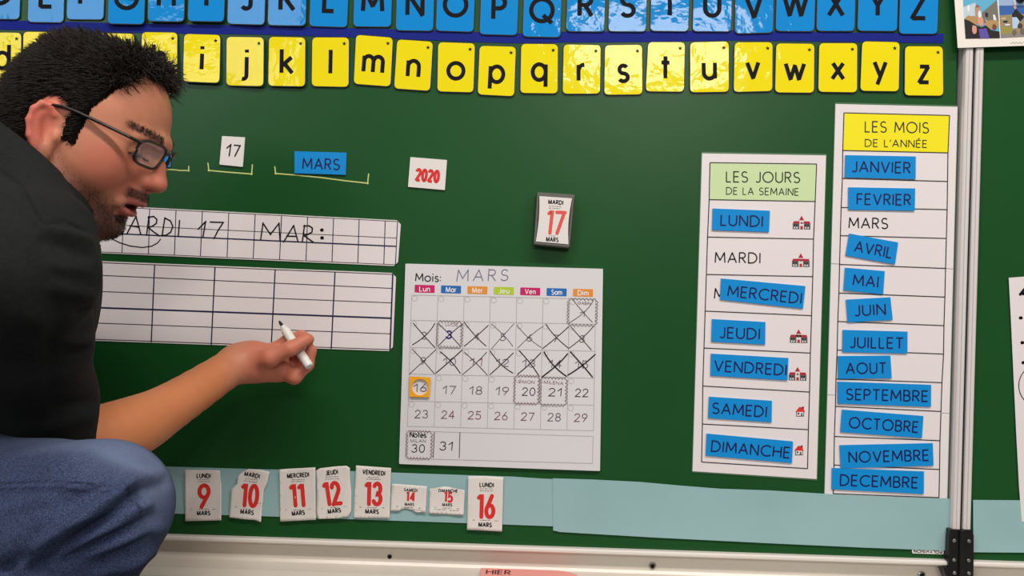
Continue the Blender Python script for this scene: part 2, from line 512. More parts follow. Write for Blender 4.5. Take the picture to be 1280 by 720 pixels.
# chalk brackets under the date
for pl in ([(158, 206), (190, 210), (221, 212.5), (222, 212.6)], [(222.5, 213), (235.8, 213.2), (236, 208)],
           [(260, 204), (261, 213), (285, 215.2), (314.5, 217.5), (315.5, 206)],
           [(343.5, 208.5), (344.5, 216.8), (372, 219), (400, 221.8), (432, 226), (459.5, 229), (460.8, 217.5)]):
    b = B(); b.stroke(pl, 1.5, .0003, M_chalk, True); b.finish('chalk_bracket', board, label='thin pale yellow chalk bracket')

# ---------------------------------------------------------------- tape and pale blue strips
b = B()
top = [(-30, 24.5), (0, 25.2), (175, 29.5), (320, 32), (490, 36.5), (595, 39.8), (640, 42), (705, 39.5), (810, 39), (915, 38), (1040, 40.5), (1179.5, 42)]
bot = [(-30, 36), (0, 37), (175, 41.2), (320, 43), (490, 48), (595, 52.5), (640, 54), (705, 53), (810, 52.4), (915, 50.5), (1040, 52), (1179.5, 54)]
b.slab(top + bot[::-1], .0007, .0007, M_tape)
b.finish('tape_strip', label='long navy blue tape strip running between the two alphabet rows', cat='tape')
b = B()
b.slab([(90, 579), (200, 583), (320, 586.5), (442, 589), (582, 594), (640, 595.8), (680, 598.5), (694, 599), (693.5, 658), (640, 656), (584, 654), (320, 645), (200, 641.5), (90, 637)], .0018, .0009, M_ltblue)
b.finish('paper_strip', label='pale blue paper strip behind the torn calendar sheets', cat='paper strip')
b = B()
b.slab([(691, 598), (740, 599.5), (800, 602.5), (850, 607), (900, 611), (960, 613), (1060, 619), (1187.5, 623.5), (1185.5, 688.5), (1080, 684.5), (960, 679), (820, 672), (700, 665), (691.5, 663)], .0029, .0009, M_ltblue)
b.finish('paper_strip', label='long pale blue paper strip running below the months list to the hinge', cat='paper strip')
b = B()
b.slab([(1216.5, 625), (1280, 625.5), (1420, 628), (1420, 694), (1280, 690.8), (1216.8, 690.3)], .0018, .0009, M_ltblue)
b.finish('paper_strip', label='pale blue paper strip on the wing panel right of the hinge', cat='paper strip')

# ---------------------------------------------------------------- alphabet cards
def letter_card(q, ch, m, label, group, base, cap, w, star=True, depth=.0028, tilt=None):
    cx = sum(p[0] for p in q) / 4
    cy = sum(p[1] for p in q) / 4
    tx, ty = tilt or (random.uniform(-.3, .3) * 1e-5, random.uniform(-.3, .3) * 1e-5)
    fn = lambda x, y: depth + tx * (x - cx) + ty * (y - cy)
    b = B()
    b.slab(rounded(q, 6.5), fn, .0016, M_edge)
    qi = [bil(q, .02, .016), bil(q, .98, .016), bil(q, .98, .984), bil(q, .02, .984)]
    b.slab(rounded(qi, 5.8), lambda x, y: fn(x, y) + .0002, .0002, m)
    o = b.finish('letter_card', label=label, cat='letter card', group=group)
    b = B()
    gw = G[ch][0] * cap
    c0 = bil(q, .5, base)
    ex = ((q[2][0] - q[3][0]), (q[2][1] - q[3][1]))
    l = math.hypot(*ex)
    ex = (ex[0] / l, ex[1] / l)
    if gw < 4:
        gw = cap * .02 * 1.0
    ft = lambda x, y: fn(x, y) + .00035
    vx, vy = ex[1], -ex[0]
    for ip, pl in enumerate(G[ch][1]):
        b.stroke([(c0[0] + ex[0] * (x - G[ch][0] / 2) * cap + vx * y * cap, c0[1] + ex[1] * (x - G[ch][0] / 2) * cap + vy * y * cap) for x, y in pl], w, lambda x, y, e=ip * .00009: ft(x, y) + e, M_ink)
    b.finish('letter', o, label='black printed letter')
    if star:
        b = B()
        s0 = bil(q, .86, .135)
        b.face([P(s0[0] + (2.9 if k % 2 == 0 else 1.2) * math.sin(k * math.pi / 5), s0[1] - (2.9 if k % 2 == 0 else 1.2) * math.cos(k * math.pi / 5), ft(*s0)) for k in range(10)][::-1], M_ink)
        b.finish('star', o, label='small black star')
    return o
UP = [('D', -21, 25, 24.5, .5), ('E', 33.7, 80, 28.5, .8), ('F', 82.5, 130, 25, .5), ('G', 133.8, 180.7, 30.5, 1), ('H', 183.8, 230.5, 27.3, .8), ('I', 234, 280.5, 27.3, 1),
      ('J', 283.2, 331, 31, 1.6), ('K', 333.8, 382.5, 32.5, .8), ('L', 385.8, 434.5, 34, 2), ('M', 440.8, 489.5, 34, .6), ('N', 493.8, 542, 39, 1), ('O', 544, 592.5, 39.8, 1.8),
      ('P', 598.8, 647, 44, 1.5), ('Q', 652.5, 701, 46.8, 1.2), ('R', 707, 756, 40, .8), ('S', 759.5, 808, 40, .5), ('T', 812, 861, 39.6, .8), ('U', 865, 914.5, 40, .4),
      ('V', 917.8, 967, 42, -1.5), ('W', 968.8, 1018.5, 39.6, .5), ('X', 1019.8, 1068.8, 39.4, .3), ('Y', 1071, 1122, 39.4, .5), ('Z', 1123, 1172.5, 43, .3)]
for ch, x0, x1, yb, ang in UP:
    a = math.radians(ang)
    xm = (x0 + x1) / 2
    w = (x1 - x0) / 2
    h = 63.5
    lean = math.radians(1.4 + ang * .4)
    BLp, BRp = (xm - w, yb - w * math.tan(a)), (xm + w, yb + w * math.tan(a))
    up = (math.sin(lean) * h, -math.cos(lean) * h)
    q = [(BLp[0] + up[0], BLp[1] + up[1]), (BRp[0] + up[0], BRp[1] + up[1]), BRp, BLp]
    tl = {'G': (0, 9e-5), 'H': (0, 7e-5), 'I': (0, 9e-5), 'J': (8e-5, 0), 'K': (5e-5, 0)}.get(ch)
    letter_card(q, ch, M_bluecard, 'blue laminated alphabet card with the capital letter ' + ch, 'blue capital letter cards', .68, 27.5, 5.4, star=True, depth=.0052 if tl else .0028, tilt=tl)
LOW = {
 'd': [(-20, 39.5), (27.5, 40), (26.5, 103), (-22, 102)], 'e': [(28.5, 38.7), (75, 39.2), (74, 102), (27.5, 101)],
 'g': [(122, 40.5), (168.7, 41.3), (168, 104), (121, 103)], 'h': [(176.5, 39.3), (222.5, 39.8), (222, 102.5), (175.5, 102)],
 'i': [(229.3, 41.5), (276.3, 42.8), (275, 104.5), (228, 102.5)], 'j': [(282.5, 45), (330.5, 45.8), (330, 108.5), (282, 107.5)],
 'k': [(335.5, 45), (382.5, 46), (382, 108.8), (334.5, 108)], 'l': [(389.5, 45.8), (437, 46), (436.5, 109.5), (388.8, 108.5)],
 'm': [(444.3, 42.5), (492, 46.3), (488.8, 109), (441.3, 105.5)], 'n': [(495.8, 48.3), (542, 51.3), (538.3, 114.5), (491.8, 111.3)],
 'o': [(547, 51.8), (594.5, 53.3), (592.5, 116.3), (545.8, 115)], 'p': [(598.8, 56.3), (645.7, 57.5), (643.4, 121.2), (596.3, 118.8)],
 'q': [(650.8, 53.8), (698.2, 54.3), (697.8, 117.6), (649.5, 117)], 'r': [(703.8, 54.5), (751.8, 55.5), (750.8, 117.8), (702.5, 118)],
 's': [(755.5, 55.5), (803.5, 55), (803.8, 118.8), (754.5, 119.3)], 't': [(809.5, 51.8), (857, 51.8), (855.7, 115.5), (806.3, 115)],
 'u': [(862, 52), (911.8, 50.8), (911.9, 115.5), (861.8, 116.3)], 'v': [(917.5, 52), (966.6, 51.8), (966.2, 114.5), (916.3, 115.8)],
 'w': [(969.5, 53.3), (1018.8, 53.8), (1018.3, 116.8), (968, 116.3)], 'x': [(1023.3, 53), (1072.5, 53), (1072.1, 116.3), (1022, 115.5)],
 'y': [(1077, 50.8), (1125.5, 51.8), (1124.3, 115), (1074.5, 114.3)], 'z': [(1130.5, 56.8), (1179.3, 57), (1180, 120.5), (1130, 120)]}
LOWLAB = {'e': 'yellow alphabet card mostly hidden behind the back of the man\'s hair, beside the d card',
          'g': 'sliver of a yellow alphabet card showing above the man\'s hair, two before the i card',
          'h': 'yellow alphabet card half covered by the man\'s hair, next to the i card'}
for ch, q in LOW.items():
    letter_card(q, ch, M_yellowcard, LOWLAB.get(ch, 'yellow laminated alphabet card with the lowercase letter ' + ch), 'yellow lowercase letter cards', .725, 28, 5.0, depth=.0052 if ch in 'eghijk' else .0028,
                tilt={'e': (0, 8e-5), 'g': (0, 8e-5), 'h': (0, 8e-5), 'i': (0, 8e-5), 'j': (9e-5, 0), 'k': (2e-5, 0)}.get(ch))

# ---------------------------------------------------------------- date line: small cards
def card(name, q, m, label, cat, d=.003, th=.0025, r=.6, side=None, group=None):
    b = B(); b.slab(rounded(q, r, 2), d, th, m, side); return b.finish(name, label=label, cat=cat, group=group)
o = card('number_card', [(277.5, 170), (306.2, 171.6), (303.3, 208.6), (274.3, 205.6)], M_paperw, 'white card with handwritten 17 above a chalk bracket', 'number card')
b = B(); text(b, '¹7', (282.5, 194.5), (298.5, 195.5), 14, 1.7, .0032, M_ink, rnd=True, slant=.06); b.finish('handwriting', o)
LB = 'blue word magnets'
o = card('word_magnet', [(368, 189), (433, 190.8), (432, 218.5), (368, 216.5)], M_label, 'blue MARS magnet above the long chalk bracket in the date line', 'word magnet', side=M_labeledge, group=LB)
b = B(); text(b, 'MARS', (378.5, 210.8), (424, 212.2), 13, 1.8, .0032, M_navyink); b.finish('lettering', o)
o = card('word_magnet', [(148, 178), (213.5, 181), (212.5, 209), (147, 207)], M_label, 'blue magnet half hidden behind the man\'s glasses', 'word magnet', side=M_labeledge, group=LB)
b = B(); text(b, 'MARDI', (155, 200), (204, 202), 13, 1.8, .0032, M_navyink); b.finish('lettering', o)
o = card('year_card', [(513, 196.3), (558.8, 200), (556, 237.5), (510, 233.5)], M_paperw, 'white card with red printed year 2020', 'year card')
b = B(); text(b, '2020', (520, 225), (547.5, 227.5), 13.5, 3.6, .0032, M_red, gap=.3); b.finish('number', o)

# ---------------------------------------------------------------- ruled writing strips
def ruled(q, cham, verts, hors, label):
    b = B()
    tl, tr, br, bl = q
    out = [tl, (tr[0] - cham, tr[1] - .3), (tr[0], tr[1] + cham), (br[0], br[1] - cham), (br[0] - cham, br[1]), bl]
    b.slab(out, .0014, .0012, M_lamin)
    o = b.finish('writing_strip', label=label, cat='writing strip', group='ruled writing strips')
    b = B()
    for x0, y0, x1, y1, w in verts: b.stroke([(x0, y0), (x1, y1)], w, .0016, M_linenavy)
    for x0, y0, x1, y1, w in hors: b.stroke([(x0, y0), (x1, y1)], w, .0016, M_linenavy if w > 1.2 else M_line)
    b.finish('ruled_lines', o)
    return o
q1 = [(118, 256), (501, 275.6), (497.5, 332.5), (116, 316)]
tops = [121.5, 154.5, 187, 220, 253, 286, 319, 352, 384.5, 417, 449, 481.5, 497]
bots = [119, 152.5, 185.6, 218, 250.5, 283.8, 316.5, 349.5, 382.5, 415, 447.3, 479.8, 494.3]
yt = lambda x: 256 + (x - 118) * 19.6 / 383
yb_ = lambda x: 316 + (x - 116) * 16.5 / 381.5
V = [(a, yt(a) + 1.5, c, yb_(c) - 1.5, 1.1) for a, c in zip(tops, bots)]
H = [(119, yt(119) + 1.5, 497, yt(497) + 1.5, .8), (118, 280, 496, 297.6, .8), (118, 290.8, 496, 308, 1.7), (118, yb_(118) - 1.5, 495, yb_(495) - 1.5, .8)]
o = ruled(q1, 5, V, H, 'upper ruled white strip with the handwritten date MARDI 17')
b = B()
hw = .0018
for pl in ([(128, 292), (133, 271), (140, 284), (148, 272), (152, 293)],
           [(158.5, 292.5), (170, 270.5), (176, 293.3)], [(162, 282), (174, 284)],
           [(183.2, 294), (186, 271.5), (192, 270.5), (196, 274), (195.5, 279), (190, 283), (184.8, 283.6), (191, 289), (199.5, 295)],
           [(202.5, 295), (206, 272.5), (213, 276), (216, 283), (213.5, 290), (207.5, 294), (202.5, 294.3)],
           [(224.5, 275.5), (222.8, 295.5)],
           [(247.5, 286.5), (257, 277), (253.5, 297)], [(262.8, 277.5), (279, 278), (272, 289), (267.5, 298)],
           [(325.8, 299.5), (328.8, 279), (338, 293), (348.8, 279), (350, 301.5)],
           [(354.5, 302.5), (367, 282), (372.5, 302)], [(358.5, 295), (371, 295.5)],
           [(378, 302), (380.5, 282.5), (386, 282), (390.5, 285), (390, 290), (384, 293.5), (379.5, 294), (385, 298), (392, 303)]):
    b.stroke(pl, 1.7, hw, M_ink, True)
for c in ((402.3, 287.5), (402.6, 297.3)):
    b.stroke([(c[0] - .4, c[1]), (c[0] + .4, c[1])], 4.0, hw, M_ink, True)
b.stroke([(134, 294), (141, 299), (150, 303.5), (163, 307.5), (178, 309.3), (190, 307.5), (197, 303.5), (200.6, 299)], 1.3, hw, M_ink, True)
b.finish('handwriting', o, label='black handwritten date and loop')
q2 = [(119, 326), (495, 341.5), (491, 438.8), (112.5, 425.8)]
V = [(121, 327.5, 115.5, 424.5, 1.6), (193.3, 330.5, 189, 428, 1.6), (268.8, 333.5, 264, 431, 1.6), (344, 336.8, 339, 433.8, 1.6), (418.8, 339.5, 414, 436, 1.6), (491, 342, 487.5, 437.5, 1.9)]
H = [(120, 328, 491, 343, 1), (118, 343.8, 490.5, 360.5, 1), (117, 364, 489.5, 378.6, 1), (116, 384.3, 489, 397.8, 2.1), (115.8, 403.6, 488.5, 417.3, 1), (115.5, 424, 487.5, 437, 1)]
ruled(q2, 5, V, H, 'lower ruled white strip with empty lines above the man\'s forearm')

# ---------------------------------------------------------------- block calendar
blk_q = [(671, 240), (718.8, 243.3), (712.5, 310.5), (666.5, 306)]
oc = P(692, 306, .02)
blk = empty('tear_off_calendar', oc, 'dark grey framed tear-off calendar block showing a red 17', 'calendar')
b = B()
b.slab(rounded(blk_q, 2.5, 3), .018, .018, M_frame)
out = rounded(blk_q, 2.5, 3)
inner_q = [(673.6, 244.5), (715.4, 247.3), (709.9, 306), (669.6, 302.2)]
inn = rounded(inner_q, 1.5, 3)
for i in range(len(out)):
    j = (i + 1) % len(out)
    b.face([P(*out[j], .018), P(*out[i], .018), P(*lerp(out[i], inn[i], .35), .0225), P(*lerp(out[j], inn[j], .35), .0225)], M_frame)
    b.face([P(*lerp(out[j], inn[j], .35), .0225), P(*lerp(out[i], inn[i], .35), .0225), P(*inn[i], .0225), P(*inn[j], .0225)], M_frame)
    b.face([P(*inn[j], .0225), P(*inn[i], .0225), P(*inn[i], .0182), P(*inn[j], .0182)], M_frame)
b.finish('frame', blk, label='dark grey plastic frame')
b = B()
q = [(674.3, 245), (715, 247.8), (710.5, 305.4), (669.8, 301.8)]
L_, R_ = [], []
for i in range(11):
    t = i / 10
    pin = 1.6 * math.sin(math.pi * t)
    l, r = lerp(q[0], q[3], t), lerp(q[1], q[2], t)
    L_.append((l[0] + pin, l[1])); R_.append((r[0] - pin * 1.3, r[1]))
b.slab(L_[:1] + R_ + L_[:0:-1], .0235, .005, M_paperw)
pad = b.finish('page_pad', blk, label='white calendar pages')
def small_lines(b, x0, x1, y, d, sl, m=None):
    """rows of tiny illegible print, drawn as dashes"""
    x = x0
    rnd = random.Random(int(x0 * 7 + y * 3))
    while x < x1:
        w = rnd.uniform(1.0, 3.2)
        b.stroke([(x, y + (x - x0) * sl), (min(x + w, x1), y + (min(x + w, x1) - x0) * sl)], .7, d, m or M_pencil)
        x += w + rnd.uniform(.6, 1.6)
b = B(); text(b, '17', (683.5, 291), (702.5, 291.8), 27, 4.2, .0237, M_redlite, gap=.3, rnd=True, slant=.07); b.finish('number', pad, label='red printed 17')
b = B(); text(b, 'MARDI', (685.5, 254.5), (703.5, 255.8), 4.8, 1.1, .0237, M_ink, gap=.34); text(b, 'MARS', (682.8, 301.3), (697.5, 302.4), 5.0, 1.1, .0237, M_ink, gap=.34)
small_lines(b, 686, 702, 257.5, .0237, .06); small_lines(b, 686, 702, 260, .0237, .06); small_lines(b, 686, 695, 294.5, .0237, .06); b.finish('lettering', pad)

# ---------------------------------------------------------------- month calendar sheet
cal_q = [(506.8, 329.5), (753.8, 336), (750, 588.8), (498.8, 580)]
b = B(); b.slab(rounded(cal_q, 1.2, 2), .0052, .0046, M_wboard)
cal = b.finish('month_calendar', label='white monthly calendar sheet for March with crossed-out days', cat='calendar')
D1 = .0054
colx_t = [514.5 + 32.8 * i for i in range(8)]
def gp(c, r):
    """grid node: column c 0..7, row r 0..5 (real numbers)"""
    rows_l = [368.8, 400.3, 434.3, 467.5, 501.3, 533]
    rows_r = [374, 405.3, 439, 472.8, 506.5, 538.5]
    i = min(int(r), 4); t = r - i
    yl = rows_l[i] + (rows_l[i + 1] - rows_l[i]) * t
    yr = rows_r[i] + (rows_r[i + 1] - rows_r[i]) * t
    u = c / 7
    s = r / 5
    xl = 514.5 - 5.2 * s
    xr = 744.5 - 2.5 * s
    return (xl + (xr - xl) * u, yl + (yr - yl) * u)
b = B()
for r in range(6): b.stroke([gp(0, r), gp(7, r)], .7, D1, M_linegrey)
for c in range(8): b.stroke([gp(c, 0), gp(c, 5)], .7, D1, M_linegrey)
b.stroke([(508.5, 538.5), (741.5, 545.5), (740.5, 579.3), (507, 573), (508.5, 538.5), (509, 538.5)], .7, D1, M_linegrey)
for r in range(5):
    for c in range(7):
        if r == 3 and c == 0: continue
        p = gp(c + .13, r + .13)
        b.stroke([(p[0] + 3.3 * math.cos(t * math.pi / 8), p[1] + 3.3 * math.sin(t * math.pi / 8)) for t in range(17)], .5, D1, M_linegrey)
b.finish('grid_lines', cal)
for i, (nm, m) in enumerate((('Lun', M_magenta), ('Mar', M_tabblue), ('Mer', M_orange), ('Jeu', M_lime), ('Ven', M_magenta), ('Sam', M_tabblue), ('Dim', M_orange))):
    cx, cy = 530.8 + 33.0 * i, 361 + .83 * i
    b = B(); b.slab(rounded(rect(cx, cy, 25, 9.6, 1.5), 1), D1 + .0001, .0003, m)
    t = b.finish('day_tab', cal, label=['magenta', 'blue', 'orange', 'lime', 'magenta', 'blue', 'orange'][i] + ' tab reading ' + nm)
    b = B(); text(b, nm, (cx - 6.3, cy + 2.9), (cx + 6.3, cy + 3.2), 5.8, .9, D1 + .0002, M_whiteink); b.finish('lettering', t)
b = B()
text(b, 'Mois:', (519.5, 351.2), (550.5, 352.2), 9.5, 1.5, D1, M_line, gap=.24)
text(b, 'Notes', (512.5, 546.3), (532.5, 547), 6, 1.3, D1, M_line, gap=.2)
b.finish('lettering', cal)
b = B()
D2 = D1 + .0002
text(b, 'MARS', (571, 351.0), (634.5, 350.5), 13.5, 1.1, D2, M_bluegrey, gap=.42, rnd=True, slant=.1)
def xmark(c, r, w=1.2, m=M_ink, e=.05):
    rn = random.Random(c * 13 + r * 5)
    j = lambda: rn.uniform(-.06, .06)
    p = [gp(c + .04 + e + j(), r + .08 + j()), gp(c + .5 + j(), r + .52 + j()), gp(c + .92 + j(), r + .93 + j())]
    q_ = [gp(c + .97 + j(), r + .05 + e + j()), gp(c + .55 + j(), r + .5 + j()), gp(c + .04 + j(), r + .95 + j())]
    def sm(t):
        return [( (1 - k) ** 2 * t[0][0] + 2 * k * (1 - k) * (2 * t[1][0] - .5 * (t[0][0] + t[2][0])) + k * k * t[2][0], (1 - k) ** 2 * t[0][1] + 2 * k * (1 - k) * (2 * t[1][1] - .5 * (t[0][1] + t[2][1])) + k * k * t[2][1]) for k in [i / 8 for i in range(9)]]
    b.stroke(sm(p), w, D2, m, True); b.stroke(sm(q_), w, D2, m, True)
xmark(6, 0, .9, M_pencil)
for c in range(7): xmark(c, 1, [1.1, 1.0, 1.1, .8, .8, 1.1, 1.0][c], M_line if c in (0, 1, 2, 5, 6) else M_pencil)
for c in range(7): xmark(c, 2, [.9, 1.2, .9, 1.1, 1.2, 1.6, 1.6][c], M_ink if c > 2 or c == 1 else M_line)
def num(s, cx, cy, m, cap=9.5, w=1.15):
    ww = 3.9 * len(s) if len(s) > 1 else 3.0
    s = s.replace('1', '¹')
    text(b, s, (cx - ww, cy + cap / 2 - .15), (cx + ww, cy + cap / 2 + .15), cap, w, D2, m, gap=.25, rnd=True, slant=.05)
for i, n_ in enumerate(('2', None, '4', '5', '6', '7', '8')):
    if n_: num(n_, *gp(i + .5, 1.55), M_pencil, 8.5, .9)
num('3', *gp(1.45, 1.5), M_violet, 9, 1.9)
num('1', *gp(6.5, .6), M_pencil, 7, .8)
for i in range(7): num(str(9 + i), *gp(i + .5, 2.5), M_pencil if i != 2 else M_wine, 9, .9)
for i in range(1, 7): num(str(16 + i), *gp(i + .52, 3.55), M_pencil if i not in (4, 5, 6) else M_line, 9.5, 1.0)
for i in range(7): num(str(23 + i), *gp(i + .5, 4.5), M_wine if i in (1, 2, 3, 4, 6) else M_pencil, 9.5, 1.0)
num('30', 522.5, 560.5, M_line, 9.5, 1.1); num('31', 557.5, 557.5, M_line, 10, 1.1)
b.stroke([(543, 540), (541.5, 572)], 1.1, D2, M_pencil); b.stroke([(575, 540), (574, 572.5)], 1.1, D2, M_pencil)
text(b, 'SIMON', (648, 478.5), (668, 479.5), 3.4, .45, D2, M_wine, rnd=True); text(b, 'MILENA', (680, 479), (704, 481), 3.4, .45, D2, M_wine, rnd=True)
text(b, 'GABIN', (722, 380), (738, 381), 3.2, .45, D2, M_wine, rnd=True); text(b, 'MILAN', (513, 552.5), (532, 553), 3.4, .45, D2, M_pencil, rnd=True); text(b, 'LUCIE', (557, 407), (572, 407.5), 3.0, .45, D2, M_wine, rnd=True)
def scallop(x0, y0, x1, y1, m):
    pts = []
    cor = [(x0, y0), (x1, y0 + .8), (x1 - 1, y1 + .8), (x0 - 1, y1), (x0, y0)]
    for a, c in zip(cor[:-1], cor[1:]):
        n_ = 7
        for i in range(n_):
            for k in range(4):
                t = (i + k / 4) / n_
                s_ = math.sin(k / 4 * math.pi) * 2.6
                dx, dy = c[0] - a[0], c[1] - a[1]
                l = math.hypot(dx, dy)
                pts.append((a[0] + dx * t + dy / l * s_, a[1] + dy * t - dx / l * s_))
    b.stroke(pts + [pts[0]], .65, D2, m)
scallop(712, 375, 745, 404.5, M_pencil); scallop(548.5, 403, 576, 432, M_pencil); scallop(645, 471, 672.5, 502.5, M_wine); scallop(677.5, 473.5, 707, 504.5, M_pencil); scallop(510.5, 540.5, 538.5, 571, M_wine)
b.finish('handwriting', cal, label='marker numbers and crosses')
# magnet frame around the 16
b = B()
fq = [(512.3, 470.3), (538.3, 471.8), (536.5, 496.8), (511.8, 496)]
nn = 24
cxm, cym = 525, 484
ringp = [(cxm + 10.2 * math.cos(-2 * math.pi * i / nn), cym + 10.2 * math.sin(-2 * math.pi * i / nn)) for i in range(nn)]
sq = []
for x, y in ringp:
    dx, dy = x - cxm, y - cym
    t = max(abs(dx) / 13.0, abs(dy) / 12.8)
    sq.append(bil(fq, .5 + dx / t / 26.0, .5 + dy / t / 25.6))
for i in range(nn):
    j = (i + 1) % nn
    b.face([P(*ringp[i], .0088), P(*ringp[j], .0088), P(*sq[j], .0088), P(*sq[i], .0088)], M_amber)
    b.face([P(*ringp[j], .0088), P(*ringp[i], .0088), P(*ringp[i], .0054), P(*ringp[j], .0054)], M_amber)
    b.face([P(*sq[i], .0088), P(*sq[j], .0088), P(*sq[j], .0054), P(*sq[i], .0054)], M_frame)
b.finish('frame_magnet', label='amber square magnet with round hole framing the 16 on the month calendar', cat='magnet')
b = B(); text(b, '¹6', (517.5, 489), (532.5, 489.3), 9, 1.1, D2, M_pencil, rnd=True); b.finish('handwriting', cal)

# ---------------------------------------------------------------- days and months lists
def poster(name, q, label, cat):
    b = B()
    b.slab(rounded([(q[0][0] - 1.2, q[0][1] - 2), (q[1][0] + 1, q[1][1] - 2), (q[2][0] + 1, q[2][1] + 2), (q[3][0] - 1.2, q[3][1] + 1.5)], 2), .0012, .0003, M_film)
    b.slab(q, .0018, .0006, M_lamin)
    return b.finish(name, label=label, cat=cat)
PD = .0020
jours = poster('days_list', [(877.7, 191.8), (1032.5, 194.3), (1020.8, 598.8), (865.7, 589)], 'laminated white list of the days of the week with pale green heading', 'list poster')
JL = [(887.5, 203.3), (886.5, 249.5), (884.5, 296.3), (883, 343), (881.5, 388.8), (880, 435), (878.5, 482.5), (878, 530), (877, 577.5)]
JR = [(1020.8, 205), (1019, 251.8), (1017, 298.8), (1016, 345.8), (1014.5, 394.5), (1013, 441.3), (1012, 490), (1010.5, 537), (1009.5, 585.8)]
b = B(); b.slab([JL[0], JR[0], JR[1], JL[1]], PD, .0002, M_headgreen)
h = b.finish('heading', jours, label='pale green heading panel')
b = B(); text(b, 'LES JOURS', (908, 227.3), (999.5, 228.3), 12.8, 1.5, PD + .0002, M_line); text(b, 'DE LA SEMAINE', (908, 242.8), (998, 244.2), 8.6, 1.1, PD + .0002, M_line); b.finish('lettering', h)
b = B()
for l, r in zip(JL, JR): b.stroke([l, r], 1.2, PD + .0002, M_line)
b.stroke(JL, 1.2, PD + .0002, M_line); b.stroke(JR, 1.2, PD + .0002, M_line)
b.finish('grid_lines', jours)
b = B(); text(b, 'MARDI', (894, 328), (950, 328.8), 12.6, 1.5, PD + .0002, M_ink); text(b, 'MERCREDI', (893, 373), (978, 377), 12.6, 1.5, PD + .0002, M_ink); b.finish('lettering', jours)
def school(cx, cy):
    b = B()
    d = PD + .0002
    f = lambda pts, m, e=0: b.face([P(cx + x, cy + y + x * .02, d + e) for x, y in pts][::-1], m)
    f([(-11, 0), (11, 0), (11, 7), (-11, 7)], M_pencil)
    f([(-11, 0), (-9.5, -3), (10, -3), (11, 0)], M_darkred, .0001)
    f([(-2.8, -4), (2.8, -4), (2.8, 7), (-2.8, 7)], M_paperw, .0001)
    f([(-3.2, -4), (0, -10), (3.2, -4)], M_darkred, .0002)
    f([(-1.6, 3), (1.6, 3), (1.6, 7), (-1.6, 7)], M_darkred, .0002)
    for x in (-9.5, -6.6, 4.4, 7.4):
        for y in (1.0, 4.2):
            f([(x, y), (x + 1.6, y), (x + 1.6, y + 2), (x, y + 2)], M_paperw if (y > 2) else M_ink, .0002)
    f([(-1.1, -2), (1.1, -2), (1.1, .5), (-1.1, .5)], M_pencil, .0002)
    b.finish('school_icon', jours, label='tiny red-roofed school drawing')
for c in ((1002, 279.5), (1001, 326.5), (998.3, 421.5), (997, 468.5)): school(*c)
def home(cx, cy):
    b = B()
    d = PD + .0002
    f = lambda pts, m, e=0: b.face([P(cx + x, cy + y, d + e) for x, y in pts][::-1], m)
    f([(-4.8, 0), (4.8, 0), (4.8, 6), (-4.8, 6)], M_line)
    f([(-4, 0), (4, 0), (4, 5.2), (-4, 5.2)], M_lamin, .0001)
    f([(-6, .4), (-1, -5.8), (3.5, -5.2), (6, .4)], M_red, .0002)
    f([(2.5, -6.3), (4.6, -6.3), (4.6, -3), (2.5, -4.5)], M_line, .0003)
    f([(-3, 1.3), (-1, 1.3), (-1, 3.6), (-3, 3.6)], M_line, .0002)
    f([(1, 1.8), (3, 1.8), (3, 5.2), (1, 5.2)], M_pencil, .0002)
    b.finish('house_icon', jours, label='tiny red-roofed house drawing')
home(1000.2, 514.5); home(998.7, 563)
def magnet(q, s, t0, t1, cap, label):
    o = card('word_magnet', q, M_label, label, 'word magnet', d=.0042, th=.0022, r=.5, side=M_labeledge, group=LB)
    b = B(); text(b, s, t0, t1, cap, 1.85, .0044, M_navyink); b.finish('lettering', o)
JM = [('LUNDI', [(890.8, 260.5), (962.5, 263.3), (961.3, 290), (890, 287.5)], (901.2, 281.5), (952.8, 283.3)),
      ('MERCREDI', [(901.3, 348), (1006.8, 357.5), (1003.8, 385.8), (900, 374.5)], (909.8, 370), (1001, 379.3)),
      ('JEUDI', [(890, 398.8), (956.8, 402.5), (956.5, 430.8), (889, 427)], (900, 422), (949, 424)),
      ('VENDREDI', [(888.7, 442), (985.5, 447.5), (984.5, 475.5), (888, 469.5)], (893, 463.5), (982.3, 469)),
      ('SAMEDI', [(886.3, 495.8), (965, 501), (964.5, 528), (885, 522.5)], (890.5, 516.5), (957.5, 521.3)),
      ('DIMANCHE', [(883.3, 542), (991.3, 551.8), (990, 579), (882, 569.5)], (889.3, 564), (986.5, 572.5))]
for s, q, a, c in JM: magnet(q, s, a, c, 13, 'blue magnet reading ' + s + ' on the days list')
mois = poster('months_list', [(1044.5, 130), (1197, 133.5), (1184, 623), (1030.8, 618)], 'laminated white list of the months with yellow heading next to the aluminium edge', 'list poster')
ML = [(1055, 141), (1053.5, 188), (1053, 223), (1051.5, 259.3), (1050.5, 294.5), (1049.5, 330.5), (1048.7, 366.3), (1047.3, 401.8), (1046.5, 437.5), (1045, 473.8), (1044.3, 508), (1043, 545.5), (1042.5, 581.3), (1041.5, 617)]
MR = [(1187, 144.3), (1185, 191), (1184.5, 226.8), (1184, 262), (1183, 298), (1182, 335.5), (1181.2, 371.3), (1180, 407), (1179.5, 442.5), (1177.5, 478.3), (1176.3, 514.3), (1175, 550.8), (1174.5, 586.8), (1173.8, 622)]
b = B(); b.slab([ML[0], MR[0], MR[1], ML[1]], PD, .0002, M_headyellow)
h = b.finish('heading', mois, label='yellow heading panel')
b = B(); text(b, 'LES MOIS', (1081.5, 164.8), (1160.5, 166.3), 13, 1.5, PD + .0002, M_line); text(b, "DE L'ANNÉE", (1081.5, 183), (1158.5, 184.3), 8.8, 1.2, PD + .0002, M_line); b.finish('lettering', h)
b = B()
